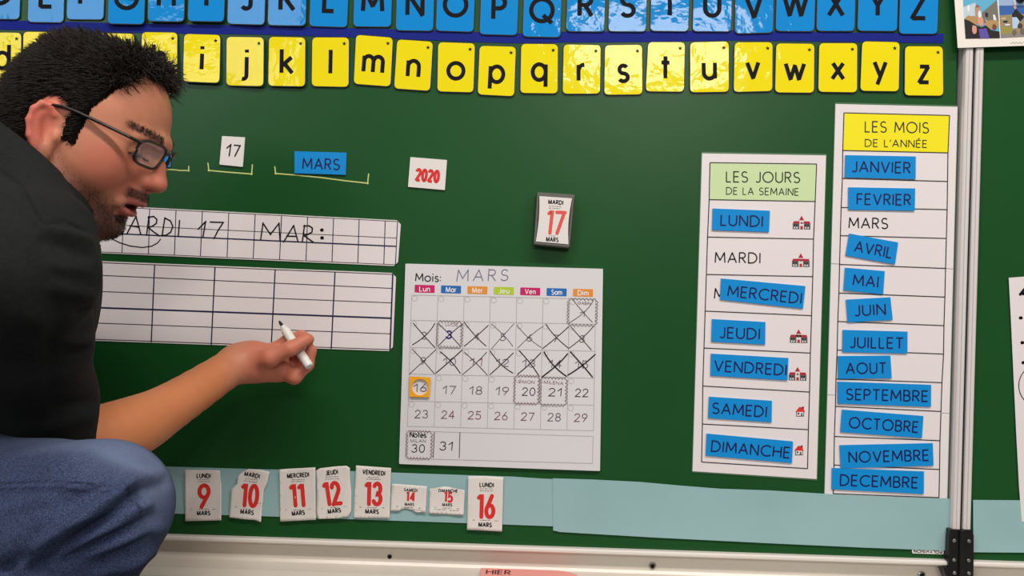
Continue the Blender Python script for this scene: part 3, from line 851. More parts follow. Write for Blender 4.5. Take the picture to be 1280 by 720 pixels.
for l, r in zip(ML, MR): b.stroke([l, r], 1.2, PD + .0002, M_line)
b.stroke(ML, 1.2, PD + .0002, M_line); b.stroke(MR, 1.2, PD + .0002, M_line)
b.stroke([(1039, 329.3), (1049.5, 329.8)], .7, PD + .0002, M_linegrey); b.stroke([(1182, 335.3), (1191.5, 336)], .7, PD + .0002, M_linegrey)
b.stroke([(1034.5, 493.3), (1044.6, 493.8)], .7, PD + .0002, M_linegrey); b.stroke([(1176, 516), (1187, 516.5)], .7, PD + .0002, M_linegrey)
b.finish('grid_lines', mois)
b = B(); text(b, 'MARS', (1061.3, 284.8), (1109.5, 285.8), 12.8, 1.5, PD + .0002, M_ink); b.finish('lettering', mois)
MM = [('JANVIER', [(1056.8, 193.8), (1144.8, 195.5), (1144.5, 224), (1056, 221.5)], (1065.5, 214.5), (1137.5, 216.3)),
      ('FEVRIER', [(1060.5, 234), (1144, 235.5), (1143.5, 263.5), (1060.3, 262)], (1071.5, 255.3), (1138, 256.3)),
      ('AVRIL', [(1061.5, 291.8), (1122.8, 303), (1118.8, 330.5), (1057, 319.3)], (1068, 314), (1113.5, 322.5)),
      ('MAI', [(1056.5, 334.5), (1106, 338.8), (1104, 368), (1054.5, 362.8)], (1066.5, 356.3), (1097, 359)),
      ('JUIN', [(1057.5, 374.5), (1113, 371.5), (1116, 399.8), (1059.5, 403)], (1069, 394.8), (1106.8, 393)),
      ('JUILLET', [(1053.5, 412.3), (1134.5, 414.5), (1134.3, 442), (1053, 440)], (1063, 434.3), (1128.5, 435.6)),
      ('AOUT', [(1047.5, 445), (1113, 444.5), (1114.8, 472.8), (1047.5, 473.5)], (1058, 467), (1107.3, 466.6)),
      ('SEPTEMBRE', [(1047, 477), (1164, 481), (1163.8, 508.5), (1047, 504.5)], (1058, 499.3), (1159.5, 501.8)),
      ('OCTOBRE', [(1052.5, 512), (1154.3, 520), (1152.5, 547.5), (1050.5, 540)], (1061.5, 534.5), (1147.2, 540.5)),
      ('NOVEMBRE', [(1049.5, 556.5), (1166, 554), (1167, 582), (1051, 585.3)], (1061.5, 578), (1160.8, 575.5)),
      ('DECEMBRE', [(1040, 585), (1155, 589.3), (1154.8, 617.5), (1039.5, 611.5)], (1050.5, 606.5), (1146.8, 610))]
for s, q, a, c in MM: magnet(q, s, a, c, 13, 'blue magnet reading ' + s + ' on the months list')

# ---------------------------------------------------------------- torn daily sheets along the pale blue strip
def torn(outline, label, day, dp, num_, np_, ncap, nw, mon, mp, tiny, curl=.002, d0=.0042, slant=0.0, seed=1, dc=4.9, fold=None, small=False):
    xs = [p[0] for p in outline]; ys = [p[1] for p in outline]
    x0, x1, y0, y1 = min(xs), max(xs), min(ys), max(ys)
    rn = random.Random(seed)
    ph = rn.uniform(0, 6)
    def fn(x, y):
        u, v = (x - x0) / (x1 - x0), (y - y0) / (y1 - y0)
        z = d0 + curl * (.5 + .5 * math.sin(3.2 * v + ph)) * (abs(u - .5) * 1.4 + .25) + .0006 * math.sin(9 * u + 4 * v + ph) + curl * .9 * max(0, v - .65) ** 2 * 5
        if fold:
            fx, fy = fold
            t = (u - fx) * .8 + (v - fy)
            z += max(0, t) * .02
        return z
    bm = bmesh.new()
    vs = [bm.verts.new((x, y, 0)) for x, y in outline]
    bm.faces.new(vs)
    bmesh.ops.triangulate(bm, faces=bm.faces)
    for _ in range(4):
        es = [e for e in bm.edges if e.calc_length() > 5]
        if not es: break
        bmesh.ops.subdivide_edges(bm, edges=es, cuts=1)
        bmesh.ops.triangulate(bm, faces=[f for f in bm.faces if len(f.verts) > 3])
    bm.normal_update()
    vl = [(v.co.x, v.co.y) for v in bm.verts]
    bm.verts.index_update()
    fl = []
    for f in bm.faces:
        idx = [v.index for v in f.verts]
        fl.append(idx[::-1] if f.normal.z > 0 else idx)
    bl = [(e.verts[0].index, e.verts[1].index) for e in bm.edges if len(e.link_faces) == 1]
    bm.free()
    b = B()
    fr = [P(x, y, fn(x, y)) for x, y in vl]
    bk = [p + Vector((0, .0004, 0)) for p in fr]
    n = len(fr)
    b.geo(fr + bk, fl + [[i + n for i in f[::-1]] for f in fl] + [(i, j, j + n, i + n) for i, j in bl], M_paper)
    o = b.finish('calendar_sheet', label=label, cat='calendar sheet', group='torn daily calendar sheets', smooth=True)
    ft = lambda x, y: fn(x, y) + .0003
    b = B(); text(b, num_, np_[0], np_[1], ncap, nw, ft, M_red, gap=.32, rnd=not small, slant=slant); b.finish('number', o, label='red printed number')
    b = B(); text(b, day, dp[0], dp[1], dc, 1.15 if not small else .75, ft, M_ink, gap=.34); text(b, mon, mp[0], mp[1], dc, 1.2 if not small else .75, ft, M_ink, gap=.34)
    for t in tiny: small_lines(b, *t[:3], ft, t[3])
    b.finish('lettering', o)
torn([(231, 587.3), (272, 587.6), (275, 588.5), (274.5, 598), (276.7, 606), (276.5, 650.5), (254, 651), (231.5, 651.5)], 'torn calendar sheet with a red 9, nearest the man\'s knee', 'LUNDI', [(246.2, 597), (262.8, 597.3)], '9', [(248.5, 633.5), (260, 634)], 27, 5, 'MARS', [(246.5, 643.8), (262.5, 643.9)],
     [(247, 262, 599.5, 0), (247, 263, 602, 0), (248, 261, 636.5, 0), (238, 240.5, 637, 0), (266, 270, 636.5, 0)], seed=1)
torn([(311, 586.2), (325, 587), (336.8, 589.5), (334, 604), (330, 612), (328, 630), (326, 652.8), (318, 650), (308, 649.5), (286.3, 646.8), (287.5, 632), (289.2, 612), (296.5, 604.5), (297, 595.5), (302, 590.5)], 'crumpled torn calendar sheet with a red 10', 'MARDI', [(305.5, 594.3), (323.8, 598)], '10', [(302, 631.5), (320.5, 633)], 25.5, 5, 'MARS', [(300.5, 641.5), (316.5, 643.5)],
     [(306, 322, 598, .12), (305, 322, 601, .12), (294, 297, 633.5, .1), (322, 326, 629, .1), (304, 313, 636, .1)], seed=3, curl=.004, fold=(.85, .8))
torn([(349.3, 586.8), (360, 586), (394.2, 584.2), (394.3, 610), (395, 649.8), (370, 651), (350.2, 652)], 'torn calendar sheet with a red 11', 'MERCREDI', [(359.3, 597.5), (386, 595.5)], '11', [(365.5, 632), (379.5, 631.5)], 25, 5, 'MARS', [(365.3, 644.5), (380.8, 643)],
     [(365, 381, 599.7, -.03), (364, 381, 602, -.03), (367, 378, 637.5, -.03), (357, 359, 637.5, 0), (385, 388.5, 636.5, 0)], seed=4, slant=-.04)
torn([(395.5, 588), (400, 585.3), (420, 583), (433, 582.2), (437.3, 585), (437.5, 600), (439.3, 615), (439, 638), (435.5, 646), (420, 648.2), (397.5, 648.8), (395.5, 640), (396.5, 615)], 'torn calendar sheet with rounded corners and a red 12', 'JEUDI', [(407.8, 593.8), (422.3, 592)], '12', [(408.5, 630.5), (426, 629)], 26, 5, 'MARS', [(410.2, 642), (426, 640)],
     [(407, 423, 596.3, -.04), (407, 424, 599, -.04), (402, 404, 636, 0), (413, 423, 634.5, -.03), (429.5, 433, 633, 0)], seed=6, slant=-.06)
torn([(445, 581.8), (465, 583.3), (488.9, 585), (487.8, 620), (487, 648.3), (460, 647.8), (442, 647.6), (443.5, 610)], 'torn calendar sheet with a red 13', 'VENDREDI', [(453.5, 592.2), (480.8, 594.2)], '13', [(457.5, 630), (475.5, 630.5)], 26, 5, 'MARS', [(456.8, 641.5), (473, 642.2)],
     [(460, 474, 596.5, .03), (458, 476, 598.8, .03), (459, 471, 634.5, .02), (449.5, 452, 633.8, 0), (477.5, 481, 634.8, 0)], seed=8)
torn([(490.3, 604.6), (510, 606), (533.8, 607.8), (533, 625), (532, 641.8), (527, 640.2), (521, 641), (516, 638.2), (511, 637), (507.5, 635.8), (503, 636.3), (499.5, 638.8), (488.2, 638.8), (488.8, 620)], 'small torn calendar sheet with ragged bottom edge and a red 14', 'SAMEDI', [(505.3, 613.8), (521.3, 614.6)], '14', [(508, 626), (518, 626.5)], 10.5, 2.6, 'MARS', [(506, 631.8), (517.3, 632.3)],
     [(505, 517, 634, .03), (495, 498, 633, 0), (523, 526.5, 635, 0), (515, 526, 637.3, .03)], seed=9, dc=3.2, small=True, d0=.0038)
torn([(537.2, 610.9), (548.6, 610.9), (550, 608.9), (555, 608.2), (561.5, 608.7), (563.5, 611.3), (580.5, 612.8), (581, 615.5), (580.3, 630), (579.6, 644), (558, 643), (536, 641.8), (536.5, 625)], 'small torn calendar sheet with a red 15', 'DIMANCHE', [(548.5, 614.8), (571.8, 615.4)], '15', [(555.5, 626.8), (564.8, 627.3)], 11, 2.6, 'MARS', [(553, 632.3), (565, 632.8)],
     [(554, 564, 635, .02), (543, 546, 634, 0), (571, 574, 636, 0), (543, 558, 636.8, .02), (562, 574, 638, .02)], seed=11, dc=3.3, small=True, d0=.0038)
torn([(585.2, 595.3), (607, 595), (629.3, 596.5), (628.5, 630), (627.5, 664.5), (605, 663.3), (583.7, 662.3), (584.5, 630)], 'torn calendar sheet with a red 16, last on the right', 'LUNDI', [(599.8, 608.3), (616.8, 608.8)], '16', [(598, 646), (616.5, 646.5)], 26.5, 5, 'MARS', [(598.3, 658), (614.3, 658.8)],
     [(600, 616, 611, 0), (600, 616, 613.6, 0), (600, 613, 650.3, 0), (591, 593.5, 650, 0), (618.5, 622.5, 651, 0)], seed=14)

# ---------------------------------------------------------------- postcard, right-hand sheet, pink card
pc_q = [(1190.8, -36), (1330, -40), (1330, 55.5), (1197.3, 59.8)]
b = B(); b.slab(pc_q, .0155, .001, mat('warm white card', (236, 228, 218), .5))
post = b.finish('photo_poster', label='white poster with two colour photographs at the top right corner', cat='poster')
PDp = .0157
cm = lambda n, c: mat('photo ' + n, c, .5)
def photo(q, items, label):
    b = B()
    for k, (pts, m) in enumerate(items):
        b.face([P(*bil(q, x, y), PDp + .00004 * k) for x, y in pts][::-1], m)
    return b.finish('photograph', post, label=label)
def blob(x, y, rx, ry, n=10, seed=0):
    rn = random.Random(seed)
    return [(min(1, max(0, x + rx * rn.uniform(.8, 1.15) * math.cos(2 * math.pi * i / n))), min(1, max(0, y + ry * rn.uniform(.8, 1.15) * math.sin(2 * math.pi * i / n)))) for i in range(n)]
sky, sky2, stone, roof, dark = cm('sky', (92, 172, 206)), cm('haze', (188, 206, 214)), cm('stone', (178, 142, 116)), cm('roof', (112, 112, 100)), cm('black', (28, 24, 26))
skin_p, white_p, purple, sandy = cm('skin', (212, 150, 128)), cm('white', (228, 226, 226)), cm('purple', (92, 78, 160)), cm('sand', (176, 140, 92))
q = [(1203.7, -1), (1246.5, -3), (1250, 47.5), (1207, 48.2)]
photo(q, [([(0, 0), (1, 0), (1, 1), (0, 1)], sky), ([(0, .2), (.35, .1), (.4, .6), (0, .6)], sky2), ([(.52, .36), (.98, .06), (1, .62), (.52, .62)], roof),
          ([(.31, .62), (.33, .22), (.41, .14), (.49, .22), (.52, .62)], stone), ([(.33, .22), (.41, .14), (.49, .22)], cm('tower cap', (150, 86, 62))), (blob(.66, .42, .05, .07, 8, 3), dark),
          (blob(.2, .55, .2, .14, 12, 1), sandy), (blob(.14, .24, .045, .1, 8, 2), white_p), (blob(.46, .42, .05, .14, 8, 5), white_p), ([(.86, .62), (.84, .42), (.9, .42), (.96, .64)], white_p), ([(.6, .5), (.56, .46), (.74, .66), (.68, .66)], white_p),
          (blob(.8, .66, .22, .12, 12, 6), sandy), ([(0, .5), (.14, .55), (.36, .68), (.42, 1), (0, 1)], dark), (blob(.27, .78, .08, .12, 9, 7), skin_p), (blob(.47, .58, .1, .13, 10, 8), skin_p),
          ([(.36, .68), (.48, .72), (.62, .68), (.76, .8), (1, .84), (1, 1), (.36, 1)], dark), ([(.4, .77), (.62, .75), (.7, 1), (.42, 1)], purple), (blob(.86, .72, .07, .08, 9, 9), cm('brown', (118, 66, 52)))], 'photograph of a crowd before a church tower')
q = [(1248.2, -3), (1320, -5), (1320, 44), (1251, 47.5)]
photo(q, [([(0, 0), (1, 0), (1, 1), (0, 1)], cm('sky pale', (150, 174, 206))), ([(0, .2), (1, .22), (1, .46), (0, .46)], cm('sea', (46, 96, 164))), ([(0, .44), (.3, .42), (1, .46), (1, .9), (0, .9)], cm('rocks', (150, 134, 104))),
          ([(0, .72), (.25, .74), (.25, .9), (0, .9)], cm('grass', (150, 140, 66))), ([(0, .9), (1, .86), (1, 1), (0, 1)], cm('road', (138, 128, 124))),
          (blob(.1, .6, .05, .03, 8, 1), dark), (blob(.07, .52, .05, .03, 8, 4), cm('rock light', (196, 176, 140))), (blob(.13, .68, .05, .02, 8, 2), white_p), ([(.22, .42), (.3, .28), (.36, .4), (.44, .5), (.36, .62), (.23, .56)], dark), (blob(.28, .25, .025, .05, 8, 5), skin_p), ([(.26, .04), (.29, .04), (.3, .2), (.27, .2)], white_p),
          ([(.22, .5), (.3, .5), (.35, .6), (.3, .78), (.22, .78)], cm('apron', (178, 200, 226))), (blob(.25, .88, .04, .07, 12, 6), cm('wheel', (108, 98, 86))), (blob(.4, .86, .05, .08, 12, 7), cm('wheel', (108, 98, 86))), (blob(.36, .72, .05, .07, 8, 8), cm('bike', (72, 58, 48)))], 'photograph of a costumed cyclist by the sea')
b = B()
pl = [(1263 + i * .9, 53.4 + 1.1 * math.sin(i * 1.3)) for i in range(20)]
b.stroke(pl, .5, PDp + .0002, M_linegrey); b.finish('signature', post)
b = B()
c = P(1275.5, -2, .0165)
n = 20
for i in range(n):
    a0, a1 = 2 * math.pi * i / n, 2 * math.pi * (i + 1) / n
    w = lambda a, r, y: c + Vector((r * math.cos(a), y, r * math.sin(a)))
    b.face([w(a0, .0065, 0), w(a1, .0065, 0), w(a1, .0060, -.007), w(a0, .0060, -.007)], M_black)
    b.face([w(a0, .0060, -.007), w(a1, .0060, -.007), w(a1, .0045, -.0082), w(a0, .0045, -.0082)], M_black)
    b.face([w(a0, .0045, -.0082), w(a1, .0045, -.0082), c + Vector((0, -.0082, 0))], M_black)
b.finish('round_magnet', label='small round black magnet holding the photo poster', cat='magnet')
b = B()
b.slab([(1261, 347.2), (1280, 345.8), (1425, 348), (1425, 660), (1300, 653.5), (1277.3, 651.8), (1274, 610), (1270.3, 540), (1267, 470), (1263.8, 400)], .002, .0008, M_lamin)
sheet = b.finish('drawing_sheet', label='white drawing sheet with black dots cut off by the right edge', cat='drawing sheet')
b = B()
for x, y in ((1276, 397.3), (1278, 428.3), (1279.3, 453.3), (1279, 367)):
    b.stroke([(x - .5, y), (x + .5, y)], 4, .0023, M_ink, True)
b.stroke([(1274.5, 369), (1281, 361), (1288, 369), (1281, 376)], 3.4, .0023, M_ink)
b.stroke([(1294 + 20.5 * math.cos(a), 482 + 24 * math.sin(a)) for a in [k * math.pi / 16 for k in range(33)]], 1.1, .0023, M_ink)
b.finish('drawing', sheet)
# pink card lying on the ledge
zc = zl + .0012
def Pz(px, py, z):
    r = ray(px, py)
    return CAM_P + r * ((z - CAM_P.z) / r.z)
def ledge_pt(px, back):
    x = P(px, 712, back).x
    return Vector((x, -back, zc - .0008 + .0022 * min(1, back / .03)))
cardpts = [ledge_pt(601, .004)] + [ledge_pt(x, .004) for x in (640, 670, 695)] + [ledge_pt(704, .007), ledge_pt(714, .016), ledge_pt(721, .028), ledge_pt(724, .045), ledge_pt(724, .07), ledge_pt(600, .07)]
cardpts = [Vector((p.x, p.y, p.z + .0015)) for p in cardpts]
b = B()
bk = [p - Vector((0, 0, .0009)) for p in cardpts]
b.face(cardpts[::-1], M_pink); b.face(bk, M_pink)
for i in range(len(bk)):
    j = (i + 1) % len(bk)
    b.face([cardpts[i], cardpts[j], bk[j], bk[i]], M_pink)
pk = b.finish('word_card', label='pink card reading HIER lying on the cream ledge', cat='word card')
b = B()
x0, x1 = ledge_pt(609, .01).x, ledge_pt(638, .01).x
kk = (x1 - x0) / (sum(G[c][0] for c in 'HIER') + 3 * .27)
xx = x0
sav = P
def flat(px, py, d=0):
    return Vector((px, -py, zc + .0022 + .0002 * 0))
P = flat
for ch in 'HIER':
    for pl in G[ch][1]:
        b.stroke([(xx + x * kk, .036 - y * .020) for x, y in pl], .0022, 0, mat('maroon ink', (96, 44, 52), .6))
    xx += (G[ch][0] + .27) * kk
P = sav
b.finish('lettering', pk)
# ================================================================ the man
nv = lambda v: np.array(v, dtype=float)
# ---- implicit surfaces: a list of operations, each (how, shape, frame, blend)
def cone(a, b, ra, rb):
    a, b = nv(a), nv(b)
    ab = b - a
    L2 = float(ab @ ab) + 1e-12
    def f(p):
        h = np.clip(((p - a) @ ab) / L2, 0, 1)
        return np.linalg.norm(p - a - h[:, None] * ab, axis=1) - (ra + (rb - ra) * h)
    return f
def ell(c, r, rot=None):
    c, r = nv(c), nv(r)
    R = None if rot is None else nv(rot)
    def f(p):
        q = p - c
        if R is not None:
            q = q @ R
        k0 = np.linalg.norm(q / r, axis=1)
        k1 = np.linalg.norm(q / (r * r), axis=1) + 1e-9
        return k0 * (k0 - 1.0) / k1
    return f
def half(n, c):
    n = nv(n); n = n / np.linalg.norm(n); c = nv(c)
    return lambda p: (p - c) @ n
def chain(pts, rads):
    return [cone(pts[i], pts[i + 1], rads[i], rads[i + 1]) for i in range(len(pts) - 1)]
class Field:
    def __init__(s): s.ops = []
    def add(s, shape, k=.01, frame=None): s.ops.append(('u', shape, frame, k)); return s
    def sub(s, shape, k=.004, frame=None): s.ops.append(('s', shape, frame, k)); return s
    def local(s, p, fr, cache):
        if fr is None: return p
        if id(fr) not in cache: cache[id(fr)] = (p - fr[1]) @ fr[0]
        return cache[id(fr)]
    def cull(s, c, R):
        cache = {}
        return [o for o in s.ops if o[1](s.local(c[None], o[2], cache))[0] < 1.35 * R + o[3] + .004]
    def ev(s, p, ops=None):
        d = np.full(len(p), 9.0)
        cache = {}
        for how, sh, fr, k in (s.ops if ops is None else ops):
            e = sh(s.local(p, fr, cache))
            if how == 'u':
                h = np.maximum(k - np.abs(d - e), 0) / max(k, 1e-9)
                d = np.minimum(d, e) - h * h * k * .25
            else:
                h = np.maximum(k - np.abs(d + e), 0) / max(k, 1e-9)
                d = np.maximum(d, -e) + h * h * k * .25
        return d
def nets(evalf, lo, hi, h, cullf=None, N=20):
    """naive surface nets over a block grid; evalf(points, cull) gives distances"""
    lo, hi = nv(lo), nv(hi)
    nb = np.ceil((hi - lo) / (h * N)).astype(int)
    KEY = 1 << 20
    VK, VP, FK = [], [], []
    ar = np.arange(-1, N + 1)
    I, J, K = np.meshgrid(ar, ar, ar, indexing='ij')
    base = np.stack([I, J, K], -1).reshape(-1, 3)
    n = N + 2
    R = h * (N + 2) * .87
    key = lambda c: ((c[:, 0] + 2) * 4096 + (c[:, 1] + 2)) * 4096 + (c[:, 2] + 2)
    for bi in range(nb[0]):
        for bj in range(nb[1]):
            for bk in range(nb[2]):
                off = np.array([bi, bj, bk]) * N
                cen = lo + (off + N * .5 - .5) * h
                cl = cullf(cen, R) if cullf else None
                if cl is not None and not len(cl):
                    continue
                dc = evalf(cen[None], None)[0]
                if abs(dc) > R * 1.3:
                    continue
                pts = lo + (base + off) * h
                d = evalf(pts, cl).reshape(n, n, n)
                s = d < 0
                if s.all() or not s.any():
                    continue
                cnt = np.zeros((n - 1,) * 3); acc = np.zeros((n - 1,) * 3 + (3,))
                sl = lambda a, o: a[o[0]:o[0] + n - 1, o[1]:o[1] + n - 1, o[2]:o[2] + n - 1]
                for ax in range(3):
                    for u in (0, 1):
                        for v in (0, 1):
                            o0 = [0, 0, 0]; oth = [a for a in range(3) if a != ax]
                            o0[oth[0]], o0[oth[1]] = u, v
                            o1 = list(o0); o1[ax] = 1
                            d0, d1 = sl(d, o0), sl(d, o1)
                            x = (d0 < 0) != (d1 < 0)
                            t = np.where(x, d0 / np.where(x, d0 - d1, 1), 0)
                            cnt += x
                            acc[..., oth[0]] += x * u
                            acc[..., oth[1]] += x * v
                            acc[..., ax] += x * t
                m = cnt > 0
                ci = np.argwhere(m)
                VP.append(lo + (ci - 1 + off + acc[m] / cnt[m][:, None]) * h)
                VK.append(key(ci - 1 + off))
                for ax in range(3):
                    oth = [a for a in range(3) if a != ax]
                    sh = [slice(1, n - 1)] * 3
                    sh2 = list(sh); sh2[ax] = slice(2, n)
                    s0, s1 = s[tuple(sh)], s[tuple(sh2)]
                    e = np.argwhere(s0 != s1)
                    if not len(e): continue
                    fl = s0[s0 != s1]
                    c0 = e + off
                    ua = np.zeros(3, int); ua[oth[0]] = 1
                    va = np.zeros(3, int); va[oth[1]] = 1
                    q = [key(c0 - ua - va), key(c0 - va), key(c0), key(c0 - ua)]
                    q = np.stack(q, 1)
                    flip = fl if ax != 1 else ~fl
                    q[~flip] = q[~flip][:, ::-1]
                    FK.append(q)
    VK = np.concatenate(VK); VP = np.concatenate(VP); FK = np.concatenate(FK)
    uk, idx = np.unique(VK, return_index=True)
    F = np.searchsorted(uk, FK)
    return VP[idx], F
def relax(V, F, n=2, lam=.5):
    E = np.concatenate([F[:, [0, 1]], F[:, [1, 2]], F[:, [2, 3]], F[:, [3, 0]]])
    for _ in range(n):
        acc = np.zeros_like(V); c = np.zeros(len(V))
        for a, b in ((0, 1), (1, 0)):
            for k in range(3):
                acc[:, k] += np.bincount(E[:, a], V[E[:, b], k], len(V))
            c += np.bincount(E[:, a], minlength=len(V))
        V = V + lam * (acc / np.maximum(c, 1)[:, None] - V)
    return V
def vnorm(V, F):
    n = np.cross(V[F[:, 2]] - V[F[:, 0]], V[F[:, 3]] - V[F[:, 1]])
    N = np.zeros_like(V)
    for j in range(4):
        for k in range(3):
            N[:, k] += np.bincount(F[:, j], n[:, k], len(V))
    return N / (np.linalg.norm(N, axis=1)[:, None] + 1e-12)
CR = np.array(CAM_R); CP = np.array(CAM_P)
def to_px(V):
    q = (V - CP) @ CR
    return 640 + FPX * q[:, 0] / -q[:, 2], 360 - FPX * q[:, 1] / -q[:, 2]
def keep(V, F, mask):
    Fm = F[mask[F].all(1)]
    used = np.unique(Fm)
    re = np.full(len(V), -1); re[used] = np.arange(len(used))
    return V[used], re[Fm]
def main_piece(V, F):
    lab = np.arange(len(V))
    while True:
        m = lab[F].min(1)
        new = lab.copy()
        for j in range(4): np.minimum.at(new, F[:, j], m)
        new = new[new]
        if (new == lab).all(): break
        lab = new
    n_ = np.bincount(lab, minlength=len(V))
    return keep(V, F, n_[lab] > .06 * len(V))
def mesh_obj(name, V, F, m, parent, origin, attrs=None, label=None):
    me = bpy.data.meshes.new(name)
    V2 = V - nv(origin)
    me.from_pydata(V2.tolist(), [], F.tolist())
    for mm in (m if isinstance(m, list) else [m]): me.materials.append(mm)
    me.polygons.foreach_set('use_smooth', [True] * len(F))
    for k, a in (attrs or {}).items():
        at = me.attributes.new(k, 'FLOAT', 'POINT')
        at.data.foreach_set('value', np.asarray(a, dtype=np.float32))
    me.update()
    o = bpy.data.objects.new(name, me)
    COL.objects.link(o)
    put(o, Vector(origin), parent)
    tag(o, label)
    return o
W = lambda px, py, dist: np.array(Pd(px, py, dist))

# ---- materials of the man
def attr_mat(name, base, layers, rough=.5, spec=.35, sss=0.0, bump=None, noise=None):
    """layers = [(attribute, rgb)]: a colour of its own where the attribute is 1 (beard, lips, fade)"""
    m = bpy.data.materials.new(name)
    m.use_nodes = True
    nt = m.node_tree
    b = nt.nodes['Principled BSDF']
    b.inputs['Roughness'].default_value = rough
    b.inputs['Specular IOR Level'].default_value = spec
    geo = nt.nodes.new('ShaderNodeNewGeometry')
    rgb = nt.nodes.new('ShaderNodeRGB'); rgb.outputs[0].default_value = lin(base)
    cur = rgb.outputs[0]
    if noise:
        n = nt.nodes.new('ShaderNodeTexNoise'); n.inputs['Scale'].default_value = noise[0]; n.inputs['Detail'].default_value = 5
        if len(noise) > 3:
            mp = nt.nodes.new('ShaderNodeMapping'); mp.inputs['Scale'].default_value = noise[3]
            nt.links.new(geo.outputs['Position'], mp.inputs['Vector']); nt.links.new(mp.outputs['Vector'], n.inputs['Vector'])
        else:
            nt.links.new(geo.outputs['Position'], n.inputs['Vector'])
        mr = nt.nodes.new('ShaderNodeMapRange'); mr.inputs[1].default_value = .35; mr.inputs[2].default_value = .65; mr.inputs[4].default_value = noise[2]
        nt.links.new(n.outputs['Fac'], mr.inputs[0])
        mx = nt.nodes.new('ShaderNodeMix'); mx.data_type = 'RGBA'
        nt.links.new(mr.outputs[0], mx.inputs[0]); nt.links.new(cur, mx.inputs[6]); mx.inputs[7].default_value = lin(noise[1])
        cur = mx.outputs[2]
    for an, col in layers:
        at = nt.nodes.new('ShaderNodeAttribute'); at.attribute_name = an
        mx = nt.nodes.new('ShaderNodeMix'); mx.data_type = 'RGBA'
        nt.links.new(at.outputs['Fac'], mx.inputs[0]); nt.links.new(cur, mx.inputs[6]); mx.inputs[7].default_value = lin(col)
        cur = mx.outputs[2]
    nt.links.new(cur, b.inputs['Base Color'])
    if sss:
        b.inputs['Subsurface Weight'].default_value = sss
        b.inputs['Subsurface Radius'].default_value = (.012, .005, .003)
        b.inputs['Subsurface Scale'].default_value = .3
    if bump:
        for sc, st, di in bump:
            n = nt.nodes.new('ShaderNodeTexNoise'); n.inputs['Scale'].default_value = sc; n.inputs['Detail'].default_value = 6
            nt.links.new(geo.outputs['Position'], n.inputs['Vector'])
            bn = nt.nodes.new('ShaderNodeBump'); bn.inputs['Strength'].default_value = st; bn.inputs['Distance'].default_value = di
            nt.links.new(n.outputs['Fac'], bn.inputs['Height'])
            if b.inputs['Normal'].links: nt.links.new(b.inputs['Normal'].links[0].from_socket, bn.inputs['Normal'])
            nt.links.new(bn.outputs['Normal'], b.inputs['Normal'])
    return m
M_skin = attr_mat('skin', (200, 132, 103), [('tan', (200, 124, 80)), ('flush', (198, 104, 86)), ('beard', (76, 44, 36)), ('brow', (58, 40, 34)), ('lips', (176, 98, 88)), ('mouth', (70, 26, 26))], .5, .35, .12, bump=[(420, .12, .001)], noise=(90, (190, 120, 92), .5))  # 'tan' layer: warmer, more orange colour along the forearm than on the face
M_shirt = attr_mat('black shirt cloth', (20, 22, 22), [('seam', (13, 14, 14))], .85, .2, bump=[(700, .25, .001), (40, .35, .004)], noise=(200, (27, 29, 29), .6))
M_denim = attr_mat('blue denim', (27, 33, 54), [('pale_area', (100, 111, 138)), ('seam', (18, 22, 40))], .9, .12, bump=[(1300, .6, .001), (45, .5, .005)], noise=(700, (70, 81, 112), 1.0, (1, 1, 2.6)))
M_hair = mat('dark brown hair', (33, 26, 22), 0.42, 0.4)
M_cap = mat('close cropped hair', (17, 13, 11), 0.95, 0.05, bump=(420, .8, .004))
M_stub = mat('beard hair', (48, 34, 28), 0.6, 0.3)
M_spec = mat('dark brown glasses frame', (30, 24, 20), 0.3, 0.5)
M_eye = mat('eye white', (214, 204, 196), 0.2, 0.5)
M_iris = mat('iris', (52, 40, 34), 0.2, 0.5)
M_shoe = mat('dark leather', (30, 26, 24), 0.5, 0.4)

# ---- joints
pitch = math.radians(23.5)
hx = np.array([math.cos(pitch), 0, -math.sin(pitch)])     # face forward
hz = np.array([math.sin(pitch), 0, math.cos(pitch)])      # crown
hy = np.array([0, -1.0, 0])                               # towards his right ear
yaw_h = math.radians(4)
RZ = np.array([[math.cos(yaw_h), -math.sin(yaw_h), 0], [math.sin(yaw_h), math.cos(yaw_h), 0], [0, 0, 1]])
HR = np.stack([RZ @ hx, RZ @ hy, RZ @ hz], 1)             # columns: local axes
HM = W(83, 170, 1.08)
HEAD = (HR, HM)
def hw_(x, y, z): return HM + HR @ (np.array([x, y, z]) * .001)
mm = lambda *a: tuple(v * .001 for v in a)
D = lambda x, dist, z: np.array([x, CAM_P.y + dist, CAM_Z + z])
shR, elR, wrR = W(12, 336, .86), W(65, 568, 1.07), W(298, 453, 1.305)
shL, elL, wrL = D(-.66, 1.20, .045), D(-.70, 1.24, -.20), D(-.60, 1.13, -.33)
nb = D(-.565, 1.045, .075)
hipR, hipL = D(-.76, 1.05, -.27), D(-.80, 1.19, -.27)
knR, anR = W(127, 634, .865), None
anR = knR + np.array([-.185, .03, -.37])
knL = D(-.54, 1.20, -.615); anL = D(-.94, 1.22, -.60)

body = Field()
H = lambda f, k=.008: body.add(f, k, HEAD)
HS = lambda f, k=.004: body.sub(f, k, HEAD)
